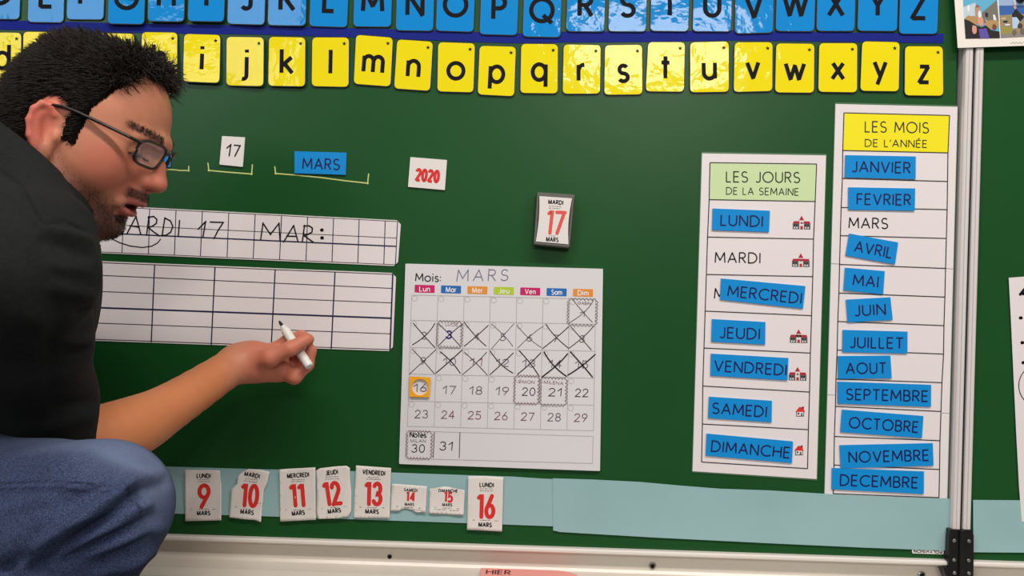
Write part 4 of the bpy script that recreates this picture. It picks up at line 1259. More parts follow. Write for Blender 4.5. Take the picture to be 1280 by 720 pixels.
# torso
ribR, ribL = D(-.575, .97, -.03), D(-.67, 1.13, -.03)
waR, waL = D(-.70, 1.03, -.16), D(-.745, 1.15, -.16)
body.add(cone(hipR, hipL, .105, .105), .01)
body.add(cone(waR, waL, .092, .092), .08)
body.add(cone((hipR + hipL) / 2, (waR + waL) / 2, .11, .10), .05)
body.add(cone(ribR, ribL, .108, .108), .06)
body.add(cone((waR + waL) / 2, (ribR + ribL) / 2, .10, .11), .05)
body.add(cone(shR, shL, .055, .055), .05)
body.add(cone((ribR + ribL) / 2, nb, .10, .07), .05)
body.add(cone(nb, shR, .05, .048), .03); body.add(cone(nb, shL, .05, .048), .03)
# neck
body.add(cone(hw_(-22, 0, -10), nb, .056, .060), .02)
body.add(cone(hw_(10, 0, -52), nb + np.array([.03, 0, -.02]), .045, .05), .02)
# skull and face
_t = 0.0
CRR = np.array([[math.cos(_t), 0, -math.sin(_t)], [0, 1, 0], [math.sin(_t), 0, math.cos(_t)]])
H(ell(mm(9, 0, 33), mm(84, 75, 84), CRR), .015)
H(ell(mm(38, 0, 36), mm(59, 64, 70)), .02)
H(ell(mm(40, 0, -8), mm(54, 60, 62)), .02)
for s in (-1, 1):
    H(ell(mm(56, s * 40, -8), mm(28, 20, 28)), .03)
    H(cone(mm(12, s * 54, -40), mm(64, s * 24, -74), .017, .018), .02)
    H(cone(mm(88, s * 36, 34), mm(97, s * 10, 35), .0075, .008), .012)
H(cone(mm(97, -10, 35), mm(97, 10, 35), .008, .008), .012)
H(ell(mm(68, 0, -40), mm(34, 33, 34)), .015)
H(ell(mm(80, 0, -69), mm(18, 24, 16)), .014)
H(ell(mm(60, 0, -66), mm(30, 36, 20)), .02)
for s in (-1, 1):
    HS(ell(mm(96, s * 31, 17), mm(13, 17, 10)), .012)
    H(ell(mm(79.5, s * 31.5, 17), mm(12.8, 13.2, 12.8)), .003)
    HS(ell(mm(92, s * 31.5, 13.5), mm(9, 11, 2.2)), .002)
# nose
H(cone(mm(95, 0, 28), mm(106, 0, 12), .0062, .0068), .008)
H(cone(mm(106, 0, 12), mm(115, 0, -5), .007, .0095), .008)
H(cone(mm(113, 0, -7), mm(101, 0, -14), .008, .008), .006)
for s in (-1, 1):
    H(ell(mm(90, s * 13, 2), mm(11, 11, 15)), .012)
    H(ell(mm(103, s * 11.5, -9), mm(10.5, 6.5, 7.5)), .008)
    HS(ell(mm(106, s * 6.5, -17), mm(5, 3, 4)), .003)
# lips and open mouth
for a, c in (((91, -23, -39.5), (104, -9, -33.5)), ((104, -9, -33.5), (107, 0, -33.5)), ((107, 0, -33.5), (104, 9, -33.5)), ((104, 9, -33.5), (91, 23, -39.5))):
    H(cone(mm(*a), mm(*c), .0042, .0048), .005)
for a, c in (((90, -22, -42), (98, -10, -48.5)), ((98, -10, -48.5), (99.5, 0, -49)), ((99.5, 0, -49), (98, 10, -48.5)), ((98, 10, -48.5), (90, 22, -42))):
    H(cone(mm(*a), mm(*c), .0045, .0058), .005)
H(ell(mm(93, 0, -27), mm(15, 22, 11)), .010)
HS(ell(mm(100, 0, -41), mm(20, 19, 3.4)), .003)
HS(ell(mm(97, 0, -58.5), mm(7, 16, 4)), .010)
# ears
er = math.radians(16)
for s in (-1, 1):
    c0, s0 = math.cos(er), math.sin(er)
    out = math.radians(24)
    ax = np.array([c0, 0, s0 * 1.0]); az = np.array([-s0, 0, c0])
    # ear plane turned out at the back
    fx = np.array([math.cos(out) * c0, -s * math.sin(out), math.cos(out) * s0])
    fz = az
    fy = np.cross(fz, fx)
    ER = np.stack([fx, fy, fz], 1)
    eo = np.array(mm(10, s * 76, -2))
    E = lambda x, y, z: tuple(eo + ER @ (np.array([x, y * s * (-1 if True else 1), z]) * .001))
    H(ell(eo + ER @ nv(mm(0, 0, 2)), mm(15.5, 5, 27), ER), .006)
    HS(ell(eo + ER @ nv(mm(3, -s * -5.0 * 0, 2)) + np.array([0, s * .0065, 0]), mm(9.5, 6.0, 17), ER), .003)
    rim = [(9, 0, 18), (4, 0, 26), (-5, 0, 27.5), (-12, 0, 20), (-14.5, 0, 8), (-12, 0, -8), (-6, 0, -19)]
    for i in range(len(rim) - 1):
        H(cone(eo + ER @ nv(mm(*rim[i])) + np.array([0, s * .003, 0]), eo + ER @ nv(mm(*rim[i + 1])) + np.array([0, s * .003, 0]), .0034, .0034), .003)
    H(cone(eo + ER @ nv(mm(-8, 0, 14)) + np.array([0, s * .001, 0]), eo + ER @ nv(mm(-4, 0, -12)) + np.array([0, s * .001, 0]), .003, .003), .004)
    H(ell(eo + ER @ nv(mm(1, 0, -25)), mm(8, 4.5, 9), ER), .005)
    H(ell(eo + ER @ nv(mm(12, 0, -4)) + np.array([0, s * .002, 0]), mm(4, 4, 6), ER), .004)
# right arm, reaching out
for f in chain([shR, shR + (elR - shR) * .45, elR], [.052, .043, .040]): body.add(f, .012)
fm1 = W(160, 536, 1.14); fm2 = W(215, 507, 1.21)
def smooth_chain(pts, rads, n=6):
    pts = [nv(v) for v in pts]
    P_, R_ = [], []
    for i in range(len(pts) - 1):
        p0, p1, p2, p3 = pts[max(i - 1, 0)], pts[i], pts[i + 1], pts[min(i + 2, len(pts) - 1)]
        r0, r1, r2, r3 = rads[max(i - 1, 0)], rads[i], rads[i + 1], rads[min(i + 2, len(pts) - 1)]
        for k in range(n):
            t = k / n
            c = [.5 * (-t + 2 * t * t - t ** 3), .5 * (2 - 5 * t * t + 3 * t ** 3), .5 * (t + 4 * t * t - 3 * t ** 3), .5 * (-t * t + t ** 3)]
            P_.append(c[0] * p0 + c[1] * p1 + c[2] * p2 + c[3] * p3)
            R_.append(c[0] * r0 + c[1] * r1 + c[2] * r2 + c[3] * r3)
    return chain(P_ + [pts[-1]], R_ + [rads[-1]])
for f in smooth_chain([elR, fm1, fm2, wrR], [.042, .0365, .0295, .0235]): body.add(f, .002)
# left arm, resting on the far thigh
for f in chain([shL, elL, wrL], [.055, .043, .028]): body.add(f, .02)
body.add(cone(wrL, wrL + np.array([.07, -.02, -.03]), .028, .022), .015)
for k in range(4):
    o_ = wrL + np.array([.07, -.045 + .022 * k, -.03 + .004 * k])
    for f in chain([o_, o_ + np.array([.045, -.008, -.015]), o_ + np.array([.075, -.008, -.045])], [.010, .009, .0075]): body.add(f, .005)
for f in chain([wrL + np.array([.03, -.03, -.005]), wrL + np.array([.07, -.065, -.02]), wrL + np.array([.10, -.07, -.03])], [.013, .010, .009]): body.add(f, .006)
# right hand closed round the pen
hd = 1.31
for f, k in ((cone(wrR, W(318, 452, hd), .0225, .024), .015), (cone(W(318, 450, hd + .005), W(342, 446, hd + .018), .023, .017), .015),
             (cone(W(316, 455, hd), W(346, 461, hd + .012), .022, .019), .015), (cone(W(318, 452, hd + .02), W(340, 456, hd + .035), .020, .016), .015)): body.add(f, k)
FT = [  # chains of joints: position in the photo, depth, radius
 [(312, 452, hd - .012, .014), (337, 447, hd - .022, .0125), (362, 436, hd - .022, .0098), (383, 424.5, hd - .010, .0088)],                     # thumb
 [(340, 440, hd + .022, .0115), (362, 426, hd + .022, .0098), (377, 421.5, hd + .016, .0088), (386, 424, hd + .006, .0075)],                  # index
 [(344, 461, hd + .010, .0125), (368, 470.5, hd + .004, .0102), (383.5, 456, hd + .010, .0090), (389, 438, hd + .012, .0080)],               # middle
 [(342, 460, hd + .030, .0115), (364, 464, hd + .034, .0098), (376, 448, hd + .036, .0086), (374, 433, hd + .030, .0076)],                    # ring
 [(338, 456, hd + .045, .0105), (356, 455, hd + .052, .0086), (364, 442, hd + .052, .0076), (360, 431, hd + .044, .0068)]]                    # little
for fi, ch in enumerate(FT):
    for f in chain([W(*c[:3]) for c in ch], [c[3] for c in ch]): body.add(f, .006 if fi else .005)
# legs
for f in chain([hipR, knR, anR], [.072, .042, .034]): body.add(f, .02)
body.add(cone(knR + (anR - knR) * .12 + np.array([-.02, 0, 0]), knR + (anR - knR) * .5 + np.array([-.025, 0, 0]), .032, .036), .02)
for f in chain([hipL, knL, anL], [.076, .046, .034]): body.add(f, .02)
footR = anR + np.array([.0, 0, -.055])
body.add(cone(anR, footR + np.array([-.02, 0, -.005]), .036, .032), .02)
body.add(cone(footR + np.array([-.02, 0, -.005]), footR + np.array([.16, -.01, -.022]), .032, .020), .02)
body.add(cone(anL, anL + np.array([-.06, 0, -.01]), .034, .03), .02)
body.add(cone(anL + np.array([-.05, 0, .0]), anL + np.array([-.09, 0, -.05]), .03, .02), .02)

allp = np.array([hipR, hipL, knR, knL, anR, anL, shR, shL, elR, elL, wrR, HM, footR])
lo = allp.min(0) - .16; hi = allp.max(0) + .16
lo[0] -= .02; hi[0] = max(hi[0], W(400, 440, 1.33)[0] + .02)
lo[2] = max(lo[2], .0)
V, F = nets(lambda p, ops: body.ev(p, ops), lo, hi, .0021, body.cull)
V = relax(V, F, 1, .4)
person_at = np.array([hipR[0] + .2, (hipR[1] + hipL[1]) / 2, 0.0])
person = empty('person', person_at, 'man in black shirt, jeans and glasses crouching at the board with a white pen', 'person')
ql = (V - HM) @ HR * 1000.0
x, y, z = ql.T
sm = lambda a, b, v: np.clip((v - a) / (b - a), 0, 1) ** 2 * (3 - 2 * np.clip((v - a) / (b - a), 0, 1))
inh = (np.abs(y) < 100) & (z > -110) & (x > -110) & (x < 135)
ay = np.abs(y)
jawline = sm(-6, -32, z - np.clip((x - 20) * -.35, -25, 14)) * sm(2, 26, x)
beard = jawline * sm(-105, -80, z)
side = sm(20, 34, x) * sm(52, 40, x) * sm(-40, -10, z) * sm(40, 20, z) * 0
must = sm(84, 91, x) * sm(30, 22, ay) * sm(-18, -22, z) * sm(-33, -30.5, z)
cheekclear = sm(30, 46, ay) * 0
beard = np.maximum(beard * (.62 + .38 * sm(-28, -56, z)), must)
beard = np.maximum(beard, .5 * sm(12, 22, x) * sm(46, 34, x) * sm(24, 8, z) * sm(-70, -50, z) * sm(40, 52, ay) * sm(70, 66, ay))
gap_ = sm(85, 92, x) * sm(-33, -36, z) * sm(-56, -52, z) * sm(26, 20, ay)
beard = beard * (1 - gap_)
rng = np.random.default_rng(3)
beard = np.where(inh, beard * .95, 0)
lips = np.where(inh, sm(88, 92, x) * sm(26, 20, ay) * sm(-29.5, -32, z) * sm(-56, -52.5, z), 0)
mouth = np.where(inh, lips * sm(-38, -39.5, z) * sm(-45, -43, z) * sm(101, 96, x), 0)
brow = np.where(inh, sm(66, 74, x) * sm(13, 18, ay) * sm(58, 50, ay) * sm(35, 37.5, z - (ay - 25) * .06) * sm(45.5, 43, z - (ay - 25) * .06), 0) * 0.75
flush = np.where(inh, np.maximum(.9 * sm(64, 80, ay) * sm(25, 8, x), .55 * sm(40, 70, x) * sm(12, 22, ay) * sm(20, 5, z) * sm(-40, -20, z)) + .6 * sm(104, 112, x), 0)
px_, py_ = to_px(V)
flush = np.where((px_ > 280) & (px_ < 400) & (py_ > 400) & (py_ < 500), .45 * sm(285, 330, px_), flush)
VB, FB = V, F
mesh_obj('body', V, F, M_skin, person, person_at, dict(beard=beard, lips=lips, brow=brow, flush=flush, mouth=mouth, tan=sm(60, 130, px_) * sm(300, 270, px_) * (py_ > 420)))
NB = vnorm(V, F)

# eyes
for s in (-1, 1):
    b = B()
    c = hw_(80.2, s * 31.5, 17)
    n1, n2 = 16, 10
    fw = HR @ np.array([math.cos(math.radians(-25)), 0, math.sin(math.radians(-25))])
    up_ = HR @ np.array([-math.sin(math.radians(-25)), 0, math.cos(math.radians(-25))])
    sd = HR @ np.array([0, 1.0, 0])
    rg = lambda i, j: c + .0118 * (fw * math.cos(math.pi * j / n2) + (up_ * math.sin(2 * math.pi * i / n1) + sd * math.cos(2 * math.pi * i / n1)) * math.sin(math.pi * j / n2))
    for j in range(n2):
        for i in range(n1):
            b.face([rg(i, j), rg(i, j + 1), rg(i + 1, j + 1), rg(i + 1, j)], M_iris if j < 2 else M_eye)
    b.finish('eye', person, smooth=True)

# ---- hair: a close cap plus thousands of tapered locks
def hairline(x, y, z):
    """signed: > 0 inside the hair"""
    ay = np.abs(y)
    front = z - (97 - 16 * sm(30, 58, ay) - np.clip(x - 74, -40, 20) * 0)      # forehead line
    temple = z - (28 + 70 * sm(34, 70, x))
    sideb = np.minimum(z + 2, 34 - x)                                         # sideburn in front of the ear
    back = z + 52
    earcut = np.hypot((x - 9) / 1.0, (z + 1) / 1.6) - 17
    r = np.where(x > 40, np.minimum(temple, np.where(x > 60, front, 99)), np.where(x > 8, z - 16, np.where(x > -4, z + 30, back)))
    r = np.maximum(r, np.where((x > 18) & (x < 43), np.minimum(z + 4, np.minimum(x - 18, 43 - x) * 2), -50))
    return np.where(ay > 60, np.minimum(r, earcut), r)
xb, yb, zb = ql.T
hl = hairline(xb, yb, zb)
inside = inh & (hl > 0) & (zb > -55)
rad = np.linalg.norm(ql - np.array([-4, 0, 45]), axis=1)
inside &= (rad < 125) & ~((np.abs(yb) > 74) & (hl < 6) & (zb < 45))
topness = sm(58, 100, zb + xb * .10)
thick = np.where(inside, .6 + 2.0 * sm(0, 14, hl) + 11.0 * topness * sm(0, 24, hl) * (.19 + .81 * sm(0, 60, xb)), 0)
def wob(p, sc, seed):
    r_ = np.random.default_rng(seed)
    o = np.zeros(len(p))
    for _ in range(7):
        k_ = r_.normal(size=3) * sc
        o += np.sin(p @ k_ + r_.uniform(0, 6.3))
    return o / 3.0
Vc = V + NB * (thick * (1 + .35 * wob(ql, .11, 1) * topness) * .001)[:, None]
Vc2, Fc = keep(Vc, F, inside)
hair = mesh_obj('hair', Vc2, Fc, M_cap, person, person_at, label='short dark tousled hair')
# locks
cand = np.argwhere(inside).ravel()
rng = np.random.default_rng(11)
w_ = .7 + .8 * topness[cand]
pick = rng.choice(cand, size=min(14000, len(cand)), replace=False, p=w_ / w_.sum())
verts, faces = [], []
def lock(p, d0, d1, L, r, seg=5, curl=0.0, phase=0.0, side=None):
    k0 = len(verts)
    pos = p.copy()
    d = d0 / np.linalg.norm(d0)
    for i in range(seg + 1):
        t = i / seg
        dd = d0 * (1 - t) + d1 * t
        dd = dd / (np.linalg.norm(dd) + 1e-9)
        a = np.cross(dd, np.array([.31, .77, .55])); a /= np.linalg.norm(a) + 1e-9
        b_ = np.cross(dd, a)
        cw = curl * math.sin(phase + t * 4.2)
        q = pos + a * cw * t + b_ * curl * math.cos(phase + t * 4.2) * t
        rr = r * (1 - .85 * t)
        for j in range(3):
            an = 2.0944 * j
            verts.append(q + rr * (a * math.cos(an) + b_ * math.sin(an)))
        pos = pos + dd * L / seg
    for i in range(seg):
        for j in range(3):
            u, v = k0 + i * 3 + j, k0 + i * 3 + (j + 1) % 3
            faces.append((u, v, v + 3, u + 3))
for i in pick:
    tp = topness[i]
    n_ = NB[i]
    xl, yl, zl_ = ql[i]
    rv = rng.normal(size=3)
    # combed: sides backwards and down, top forwards with a lift at the fringe
    if tp < .35:
        comb = HR @ np.array([-.75, 0, -.55])
        L = rng.uniform(7, 12) * (.5 + .5 * float(sm(0, 20, hl[i])))
        d0 = n_ * .35 + comb * .9 + rv * .14
        d1 = n_ * .05 + comb + rv * .18
        lock(Vc[i] - n_ * .001, d0, d1, L * .001, .00055, 3)
    else:
        fr = float(sm(20, 80, xl))
        comb = HR @ np.array([.55 * fr - .5 * (1 - fr), .3 * np.sign(yl) * (1 - fr), -.1 * (1 - fr)])
        L = rng.uniform(14, 23) * (.5 + .5 * tp) * (.72 + .62 * fr)
        d0 = n_ * (.12 + .62 * fr) + comb * .9 + rv * .2
        d1 = n_ * (.0 + .25 * fr) + comb * 1.0 + rv * (.25 + .3 * fr) - HR @ np.array([0, 0, .3 * fr])
        lock(Vc[i] - n_ * .002, d0, d1, L * .001, .0008, 5, .001 + .0022 * fr, rng.uniform(0, 6.3))
mesh_obj('hair_locks', np.array(verts), np.array(faces), M_hair, hair, person_at)
# brows, moustache and beard stubble
def stubble(name, wts, n, L0, L1, comb, r, m, seed):
    global verts, faces
    verts, faces = [], []
    g = np.random.default_rng(seed)
    w = np.clip(wts, 0, None)
    idx = g.choice(len(w), size=n, replace=True, p=w / w.sum())
    for i in idx:
        rv = g.normal(size=3)
        c = HR @ np.array(comb)
        lock(V[i] - NB[i] * .0006, NB[i] * .55 + c * .6 + rv * .2, NB[i] * .2 + c + rv * .25, g.uniform(L0, L1), r, 2)
    return mesh_obj(name, np.array(verts), np.array(faces), m, person, person_at)
for s_ in (-1, 1): stubble('eyebrow', brow ** 2 * (np.sign(y) == s_), 340, .003, .006, (-.7, 0, .1), .0003, M_hair, 4)
lash = np.where(inh & (x > 78) & (ay > 18) & (ay < 46), np.exp(-((z - 16.2 + .012 * (ay - 31) ** 2) / .9) ** 2), 0)
for s_ in (-1, 1): stubble('eyelashes', (lash ** 2 + 1e-12) * (np.sign(y) == s_) * inh * (x > 70), 190, .003, .0055, (.8, 0, -.45), .0003, M_hair, 6)
stubble('beard', beard ** 2.2, 5200, .0018, .0042, (.2, 0, -.7), .00024, M_stub, 5)

# ---- shirt
shirt = Field()
S = lambda f, k=.04: shirt.add(f, k)
S(cone(hipR + np.array([0, 0, .05]), hipL + np.array([0, 0, .05]), .118, .118), .01)
S(cone(waR, waL, .110, .110), .08)
S(cone((hipR + hipL) / 2 + np.array([0, 0, .03]), (waR + waL) / 2, .12, .115), .05)
S(cone(ribR, ribL, .124, .124), .07)
S(cone((waR + waL) / 2, (ribR + ribL) / 2, .115, .122), .05)
S(cone(shR, shL, .066, .066), .05)
S(cone((ribR + ribL) / 2, nb, .112, .080), .05)
S(cone(nb, shR, .061, .058), .03); S(cone(nb, shL, .061, .058), .03)
sle = elR + (shR - elR) * .06
for f in chain([shR, shR + (elR - shR) * .3, shR + (elR - shR) * .65, sle], [.0655, .0570, .0530, .0590]): S(f, .02)
for f in chain([W(2, 188, .99), W(72, 288, .90), W(56, 342, .865)], [.036, .030, .044]): S(f, .018)
for f in chain([shL, elL], [.066, .056]): S(f, .02)
# collar stand wrapping the neck
ndir = (hw_(-18, 0, -20) - nb); ndir /= np.linalg.norm(ndir)
S(cone(nb - ndir * .03, nb + ndir * .085, .078, .070), .02)
arm_dir = (fm1 - elR) / np.linalg.norm(fm1 - elR)
cut_el = half(arm_dir, elR + arm_dir * .018)
cut_neck = half(ndir + np.array([.55, 0, 0]), nb + ndir * .060)
def sev(p, ops):
    d = shirt.ev(p, ops)
    fa = np.linalg.norm(p - nb, axis=1)
    d = np.maximum(d, np.where(fa < .16, cut_neck(p), -1))
    fe = np.linalg.norm(p - elR, axis=1)
    d = np.maximum(d, np.where(fe < .11, cut_el(p), -1))
    # hollow only at the two openings
    near = (fa < .13) | ((fe < .10) & (cut_el(p) > -.03))
    if near.any():
        dbo = np.full(len(p), 9.0)
        dbo[near] = body.ev(p[near])
        d = np.maximum(d, np.where(near, -(dbo - .0025), -9))
    return d
allq = np.array([hipR, hipL, shR, shL, elR, elL, ribL, nb])
VS, FS = nets(sev, allq.min(0) - .15, allq.max(0) + .13, .003, lambda c, R: shirt.cull(c, R))
VS, FS = main_piece(VS, FS)
VS = relax(VS, FS, 2, .5)
NS = vnorm(VS, FS)
px_, py_ = to_px(VS)
def fold(px, py, a, c, w, amp):
    """ridge of cloth from a to c (photo positions), w wide, amp high"""
    a, c = nv(a), nv(c)
    d = c - a
    L2 = d @ d
    t = ((px - a[0]) * d[0] + (py - a[1]) * d[1]) / L2
    tc = np.clip(t, 0, 1)
    dist = np.hypot(px - a[0] - tc * d[0], py - a[1] - tc * d[1])
    return amp * np.exp(-(dist / w) ** 2) * np.clip(1.2 - np.abs(t - .5) * 1.2, 0, 1)
facing = sm(-.3, .1, NS @ (CR @ np.array([0, 0, 1.0])))
dsp = np.zeros(len(VS))
for a, c, w, am in (((118, 425), (70, 424), 7, .006), ((118, 430), (80, 440), 6, -.005), ((121, 372), (70, 360), 10, .004), ((60, 285), (118, 302), 6, .004), ((55, 300), (112, 320), 8, -.004), ((110, 340), (60, 330), 8, .003), ((0, 230), (55, 280), 7, .002),
                    ((118, 384), (96, 392), 5, -.004), ((125, 515), (60, 535), 9, .004), ((120, 500), (70, 510), 7, -.003), ((95, 470), (30, 480), 14, .003), ((90, 410), (20, 395), 14, .003), ((20, 330), (50, 420), 18, .003), ((70, 380), (60, 500), 12, -.003)):
    dsp += fold(px_, py_, a, c, w, am)
dsp *= facing
dsp += .0012 * wob(VS * 100, .35, 5)
VS = VS + NS * dsp[:, None]
seam = np.zeros(len(VS))
for a, c in (((0, 212), (28, 232)), ((28, 232), (56, 281)), ((56, 281), (82, 276)), ((82, 276), (112, 290))):
    seam = np.maximum(seam, fold(px_, py_, a, c, 1.6, 1.0) * facing)
VS = VS - NS * (.0016 * seam)[:, None]
sh_o = mesh_obj('shirt', VS, FS, M_shirt, person, person_at, dict(seam=np.clip(seam, 0, 1)), label='black short-sleeved shirt')

# ---- jeans
jeans = Field()
J = lambda f, k=.03: jeans.add(f, k)
J(cone(hipR, hipL, .115, .115), .01)
J(cone(hipR + (waR - hipR) * .2, hipL + (waL - hipL) * .2, .112, .112), .03)
for f in chain([hipR, hipR + (knR - hipR) * .55, knR, knR + (anR - knR) * .5, anR], [.090, .076, .0580, .060, .058]): J(f, .02)
J(cone(knR + np.array([-.06, 0, -.03]), knR + (anR - knR) * .3 + np.array([-.03, 0, 0]), .050, .052), .03)
for f in chain([hipL, knL, anL], [.100, .066, .058]): J(f, .03)
cut_w = half((waR + waL) / 2 - (hipR + hipL) / 2, (hipR + hipL) / 2 + ((waR + waL) / 2 - (hipR + hipL) / 2) * .8)
cut_a = half(anR - knR, anR - (anR - knR) / np.linalg.norm(anR - knR) * .0)
cut_b = half(anL - knL, anL)
def jev(p, ops):
    d = jeans.ev(p, ops)
    far_ = np.linalg.norm(p - anR, axis=1); fb = np.linalg.norm(p - anL, axis=1)
    fw_ = np.linalg.norm(p - (waR + waL) / 2, axis=1)
    d = np.maximum(d, np.where(far_ < .14, cut_a(p), -1))
    d = np.maximum(d, np.where(fb < .14, cut_b(p), -1))
    d = np.maximum(d, np.where(fw_ < .16, cut_w(p), -1))
    return d
allq = np.array([hipR, hipL, knR, knL, anR, anL])
l_ = allq.min(0) - .14; l_[2] = max(l_[2], .004)
VJ, FJ = nets(jev, l_, allq.max(0) + .14, .003, lambda c, R: jeans.cull(c, R))
VJ, FJ = main_piece(VJ, FJ)
VJ = relax(VJ, FJ, 2, .5)
NJ = vnorm(VJ, FJ)
px_, py_ = to_px(VJ)
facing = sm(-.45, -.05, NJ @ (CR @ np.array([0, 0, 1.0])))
dsp = np.zeros(len(VJ))
for a, c, w, am in (((20, 704), (160, 606), 9, .008), ((40, 712), (172, 618), 6, -.008), ((60, 695), (185, 632), 7, .006), ((80, 700), (190, 645), 5, -.005), ((110, 690), (200, 660), 8, .004),
                    ((0, 690), (70, 640), 14, .004), ((0, 715), (40, 690), 8, -.007), ((150, 605), (200, 590), 8, .003), ((160, 618), (205, 605), 6, -.0025), ((120, 720), (190, 690), 8, .004), ((60, 640), (150, 600), 10, -.003), ((0, 612), (120, 607), 5, .0018), ((0, 580), (90, 572), 9, .0016), ((90, 655), (165, 628), 4, .003), ((100, 668), (186, 636), 4, -.003), ((130, 700), (185, 668), 5, -.004), ((150, 715), (186, 688), 5, .003), ((0, 640), (60, 622), 8, .002), ((165, 590), (195, 600), 6, .0022), ((120, 560), (170, 585), 8, -.0015)):
    dsp += fold(px_, py_, a, c, w, am)
dsp *= facing
dsp += .0012 * wob(VJ * 100, .3, 8)
dsp *= 1.35
VJ = VJ + NJ * dsp[:, None]
seam = np.zeros(len(VJ))
for a, c in (((-40, 604), (70, 601)), ((70, 601), (140, 607)), ((152, 607), (168, 626)), ((168, 626), (178, 650)), ((-40, 613), (70, 610)), ((70, 610), (138, 615))):
    seam = np.maximum(seam, fold(px_, py_, a, c, 1.3, 1.0) * facing)
pale_area = np.clip(sm(575, 550, py_ + np.clip(px_ - 110, 0, 120) * -.42) * .7 + .8 * np.exp(-((px_ - 200) / 26) ** 2 - ((py_ - 615) / 50) ** 2) + .35 * np.exp(-((px_ - 150) / 60) ** 2 - ((py_ - 575) / 30) ** 2), 0, 1) * facing * .8
mesh_obj('jeans', VJ, FJ, M_denim, person, person_at, dict(seam=np.clip(seam * .8, 0, 1), pale_area=pale_area), label='blue jeans, paler along thigh top and knee')
# shoes
for ft, dr in ((footR, np.array([1.0, -.06, -.02])),):
    sf = Field()
    sf.add(cone(ft + np.array([-.03, 0, -.004]), ft + np.array([.03, 0, .0]), .042, .045), .02)
    sf.add(cone(ft + np.array([.02, 0, -.002]), ft + np.array([.17, -.01, -.02]), .042, .032), .03)
    zf = .0
    def she(p, ops):
        return np.maximum(np.maximum(sf.ev(p, ops), zf + .001 - p[:, 2]), half((0, 0, 1), ft + np.array([0, 0, .035]))(p))
    v_, f_ = nets(she, ft - .12, ft + np.array([.26, .1, .1]), .004)
    mesh_obj('shoe', relax(v_, f_, 1, .5), f_, M_shoe, person, person_at)

sf = Field()
sf.add(cone(anL + np.array([-.045, 0, .004]), anL + np.array([-.07, 0, -.02]), .041, .044), .02)
sf.add(cone(anL + np.array([-.06, 0, -.015]), anL + np.array([-.105, 0, -.045]), .043, .03), .02)
v_, f_ = nets(lambda p, o: np.maximum(np.maximum(sf.ev(p), .001 - p[:, 2]), half((1, 0, .3), anL + np.array([-.04, 0, 0]))(p)), np.array([anL[0] - .2, anL[1] - .1, -.02]), anL + .12, .004)
mesh_obj('shoe', relax(v_, f_, 1, .5), f_, M_shoe, person, person_at)

# ---- glasses (worn, so a thing of their own)
b = B()
def tube(pts, r, m, n=8, flat=1.0, updir=None):
    P_ = [nv(p) for p in pts]
    rings = []
    for i, p in enumerate(P_):
        a = P_[max(i - 1, 0)]; c = P_[min(i + 1, len(P_) - 1)]
        t = c - a; t /= np.linalg.norm(t) + 1e-12
        ref = nv(updir) if updir is not None else np.array([.3, .8, .52])
        s_ = np.cross(t, ref); s_ /= np.linalg.norm(s_) + 1e-12
        u_ = np.cross(s_, t)
        rings.append([p + r * (s_ * math.cos(2 * math.pi * j / n) * flat + u_ * math.sin(2 * math.pi * j / n)) for j in range(n)])
    for i in range(len(rings) - 1):
        for j in range(n):
            b.face([rings[i][j], rings[i][(j + 1) % n], rings[i + 1][(j + 1) % n], rings[i + 1][j]], m)
    b.face(rings[0][::-1], m); b.face(rings[-1], m)
gl_o = hw_(110, 0, 16)
glasses = empty('glasses', gl_o, 'dark-rimmed rectangular glasses worn by the man', 'glasses')
hup = HR @ np.array([0, 0, 1.0])
def lens_pt(s, a):
    """rim of one lens, head millimetres"""
    cx, cz, w, h_ = 33 * s, 21, 23.5, 14
    ca, sa = math.cos(a), math.sin(a)
    e = .55
    yy = w * abs(ca) ** e * (1 if ca >= 0 else -1)
    zz = h_ * abs(sa) ** e * (1 if sa >= 0 else -1)
    if zz < 0: yy *= .93
    yv = cx + s * yy
    xv = 110.5 - .0045 * yv * yv + zz * .10
    return hw_(xv, yv, cz + zz)
for s in (-1, 1):
    tube([lens_pt(s, 2 * math.pi * i / 40) for i in range(41)], .0016, M_spec)
tube([hw_(110.2, -9, 27), hw_(112.5, -3, 30), hw_(112.5, 3, 30), hw_(110.2, 9, 27)], .0017, M_spec)
b.finish('rim', glasses, smooth=True)
M_glass = bpy.data.materials.new('lens glass'); M_glass.use_nodes = True
_nt = M_glass.node_tree
_nt.nodes.remove(_nt.nodes['Principled BSDF'])
_tr = _nt.nodes.new('ShaderNodeBsdfTransparent'); _gl = _nt.nodes.new('ShaderNodeBsdfGlossy'); _gl.inputs['Roughness'].default_value = .02
_mx = _nt.nodes.new('ShaderNodeMixShader'); _mx.inputs[0].default_value = .07
_nt.links.new(_tr.outputs[0], _mx.inputs[1]); _nt.links.new(_gl.outputs[0], _mx.inputs[2])
_nt.links.new(_mx.outputs[0], _nt.nodes['Material Output'].inputs['Surface'])
for s in (-1, 1):
    b = B()
    ring = [lens_pt(s, 2 * math.pi * i / 40) for i in range(40)]
    cc = sum(ring) / 40
    fwd = HR @ np.array([1.0, 0, 0])
    b.face([p + fwd * .0004 for p in ring], M_glass); b.face([p - fwd * .0008 for p in ring][::-1], M_glass)
    for i in range(40):
        j = (i + 1) % 40
        b.face([ring[i] + fwd * .0004, ring[i] - fwd * .0008, ring[j] - fwd * .0008, ring[j] + fwd * .0004], M_glass)
    b.finish('lens', glasses)
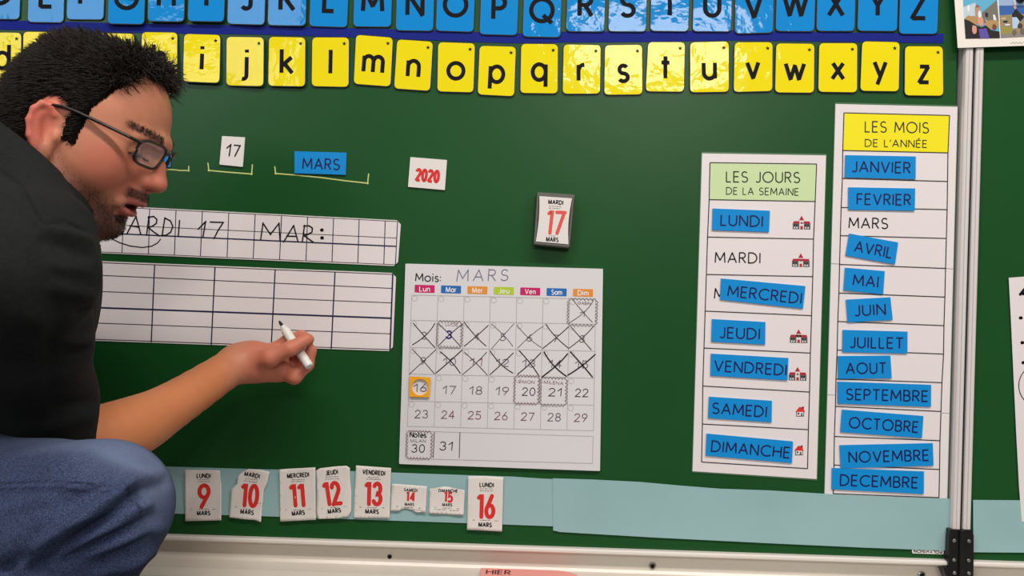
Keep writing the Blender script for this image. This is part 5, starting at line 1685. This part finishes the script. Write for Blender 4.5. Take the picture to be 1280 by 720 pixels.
for s in (-1, 1):
    b = B()
    tube([lens_pt(s, .55) , hw_(96, s * 60, 29), hw_(89, s * 68, 29.5), hw_(60, s * 75, 30), hw_(32, s * 77, 30), hw_(18, s * 78, 29), hw_(8, s * 78, 26), hw_(-4, s * 78, 12), hw_(-8, s * 76, 2)], .0031, M_spec, 8, .6, HR @ np.array([0, 1.0, 0]))
    b.finish('temple_arm', glasses, smooth=True)

# ---- pen in the hand
p_tip, p_end = W(349, 401.5, hd + .022), W(387, 458.5, hd - .012)
ax_ = (p_end - p_tip); Lp = np.linalg.norm(ax_); ax_ /= Lp
pen = empty('marker_pen', p_end, 'short white marker pen held in the man\'s fingers', 'pen')
def lathe(name, prof, m, parent, label=None):
    bb = B()
    s_ = np.cross(ax_, [0, 0, 1.0]); s_ /= np.linalg.norm(s_)
    u_ = np.cross(s_, ax_)
    n = 18
    pt = lambda t, r, j: p_tip + ax_ * t + r * (s_ * math.cos(2 * math.pi * j / n) + u_ * math.sin(2 * math.pi * j / n))
    for (t0, r0), (t1, r1) in zip(prof[:-1], prof[1:]):
        for j in range(n):
            bb.face([pt(t0, r0, j), pt(t0, r0, j + 1), pt(t1, r1, j + 1), pt(t1, r1, j)], m)
    return bb.finish(name, parent, label=label, smooth=True)
M_penw = mat('white pen plastic', (230, 228, 222), .35, .4)
lathe('barrel', [(.010, .0001), (.010, .0035), (.016, .0052), (.018, .0062), (Lp - .012, .0062), (Lp - .011, .0058), (Lp - .009, .0058), (Lp - .008, .0062), (Lp - .001, .0058), (Lp, .0045), (Lp, .0001)], M_penw, pen)
lathe('nib', [(0, .0001), (0, .0012), (.004, .0022), (.010, .0024), (.0102, .0001)], M_line, pen, 'dark nib')

# sheet of an earlier day, peeping out behind the knee
torn([(168, 588), (213.5, 613), (211, 627), (207, 641), (200, 650), (168, 650)], 'torn calendar sheet almost hidden behind the man\'s knee', 'JEUDI', [(176, 604), (190, 605)], '5', [(178, 632), (190, 632)], 20, 5, 'MARS', [(176, 643), (190, 643)], [], seed=20)
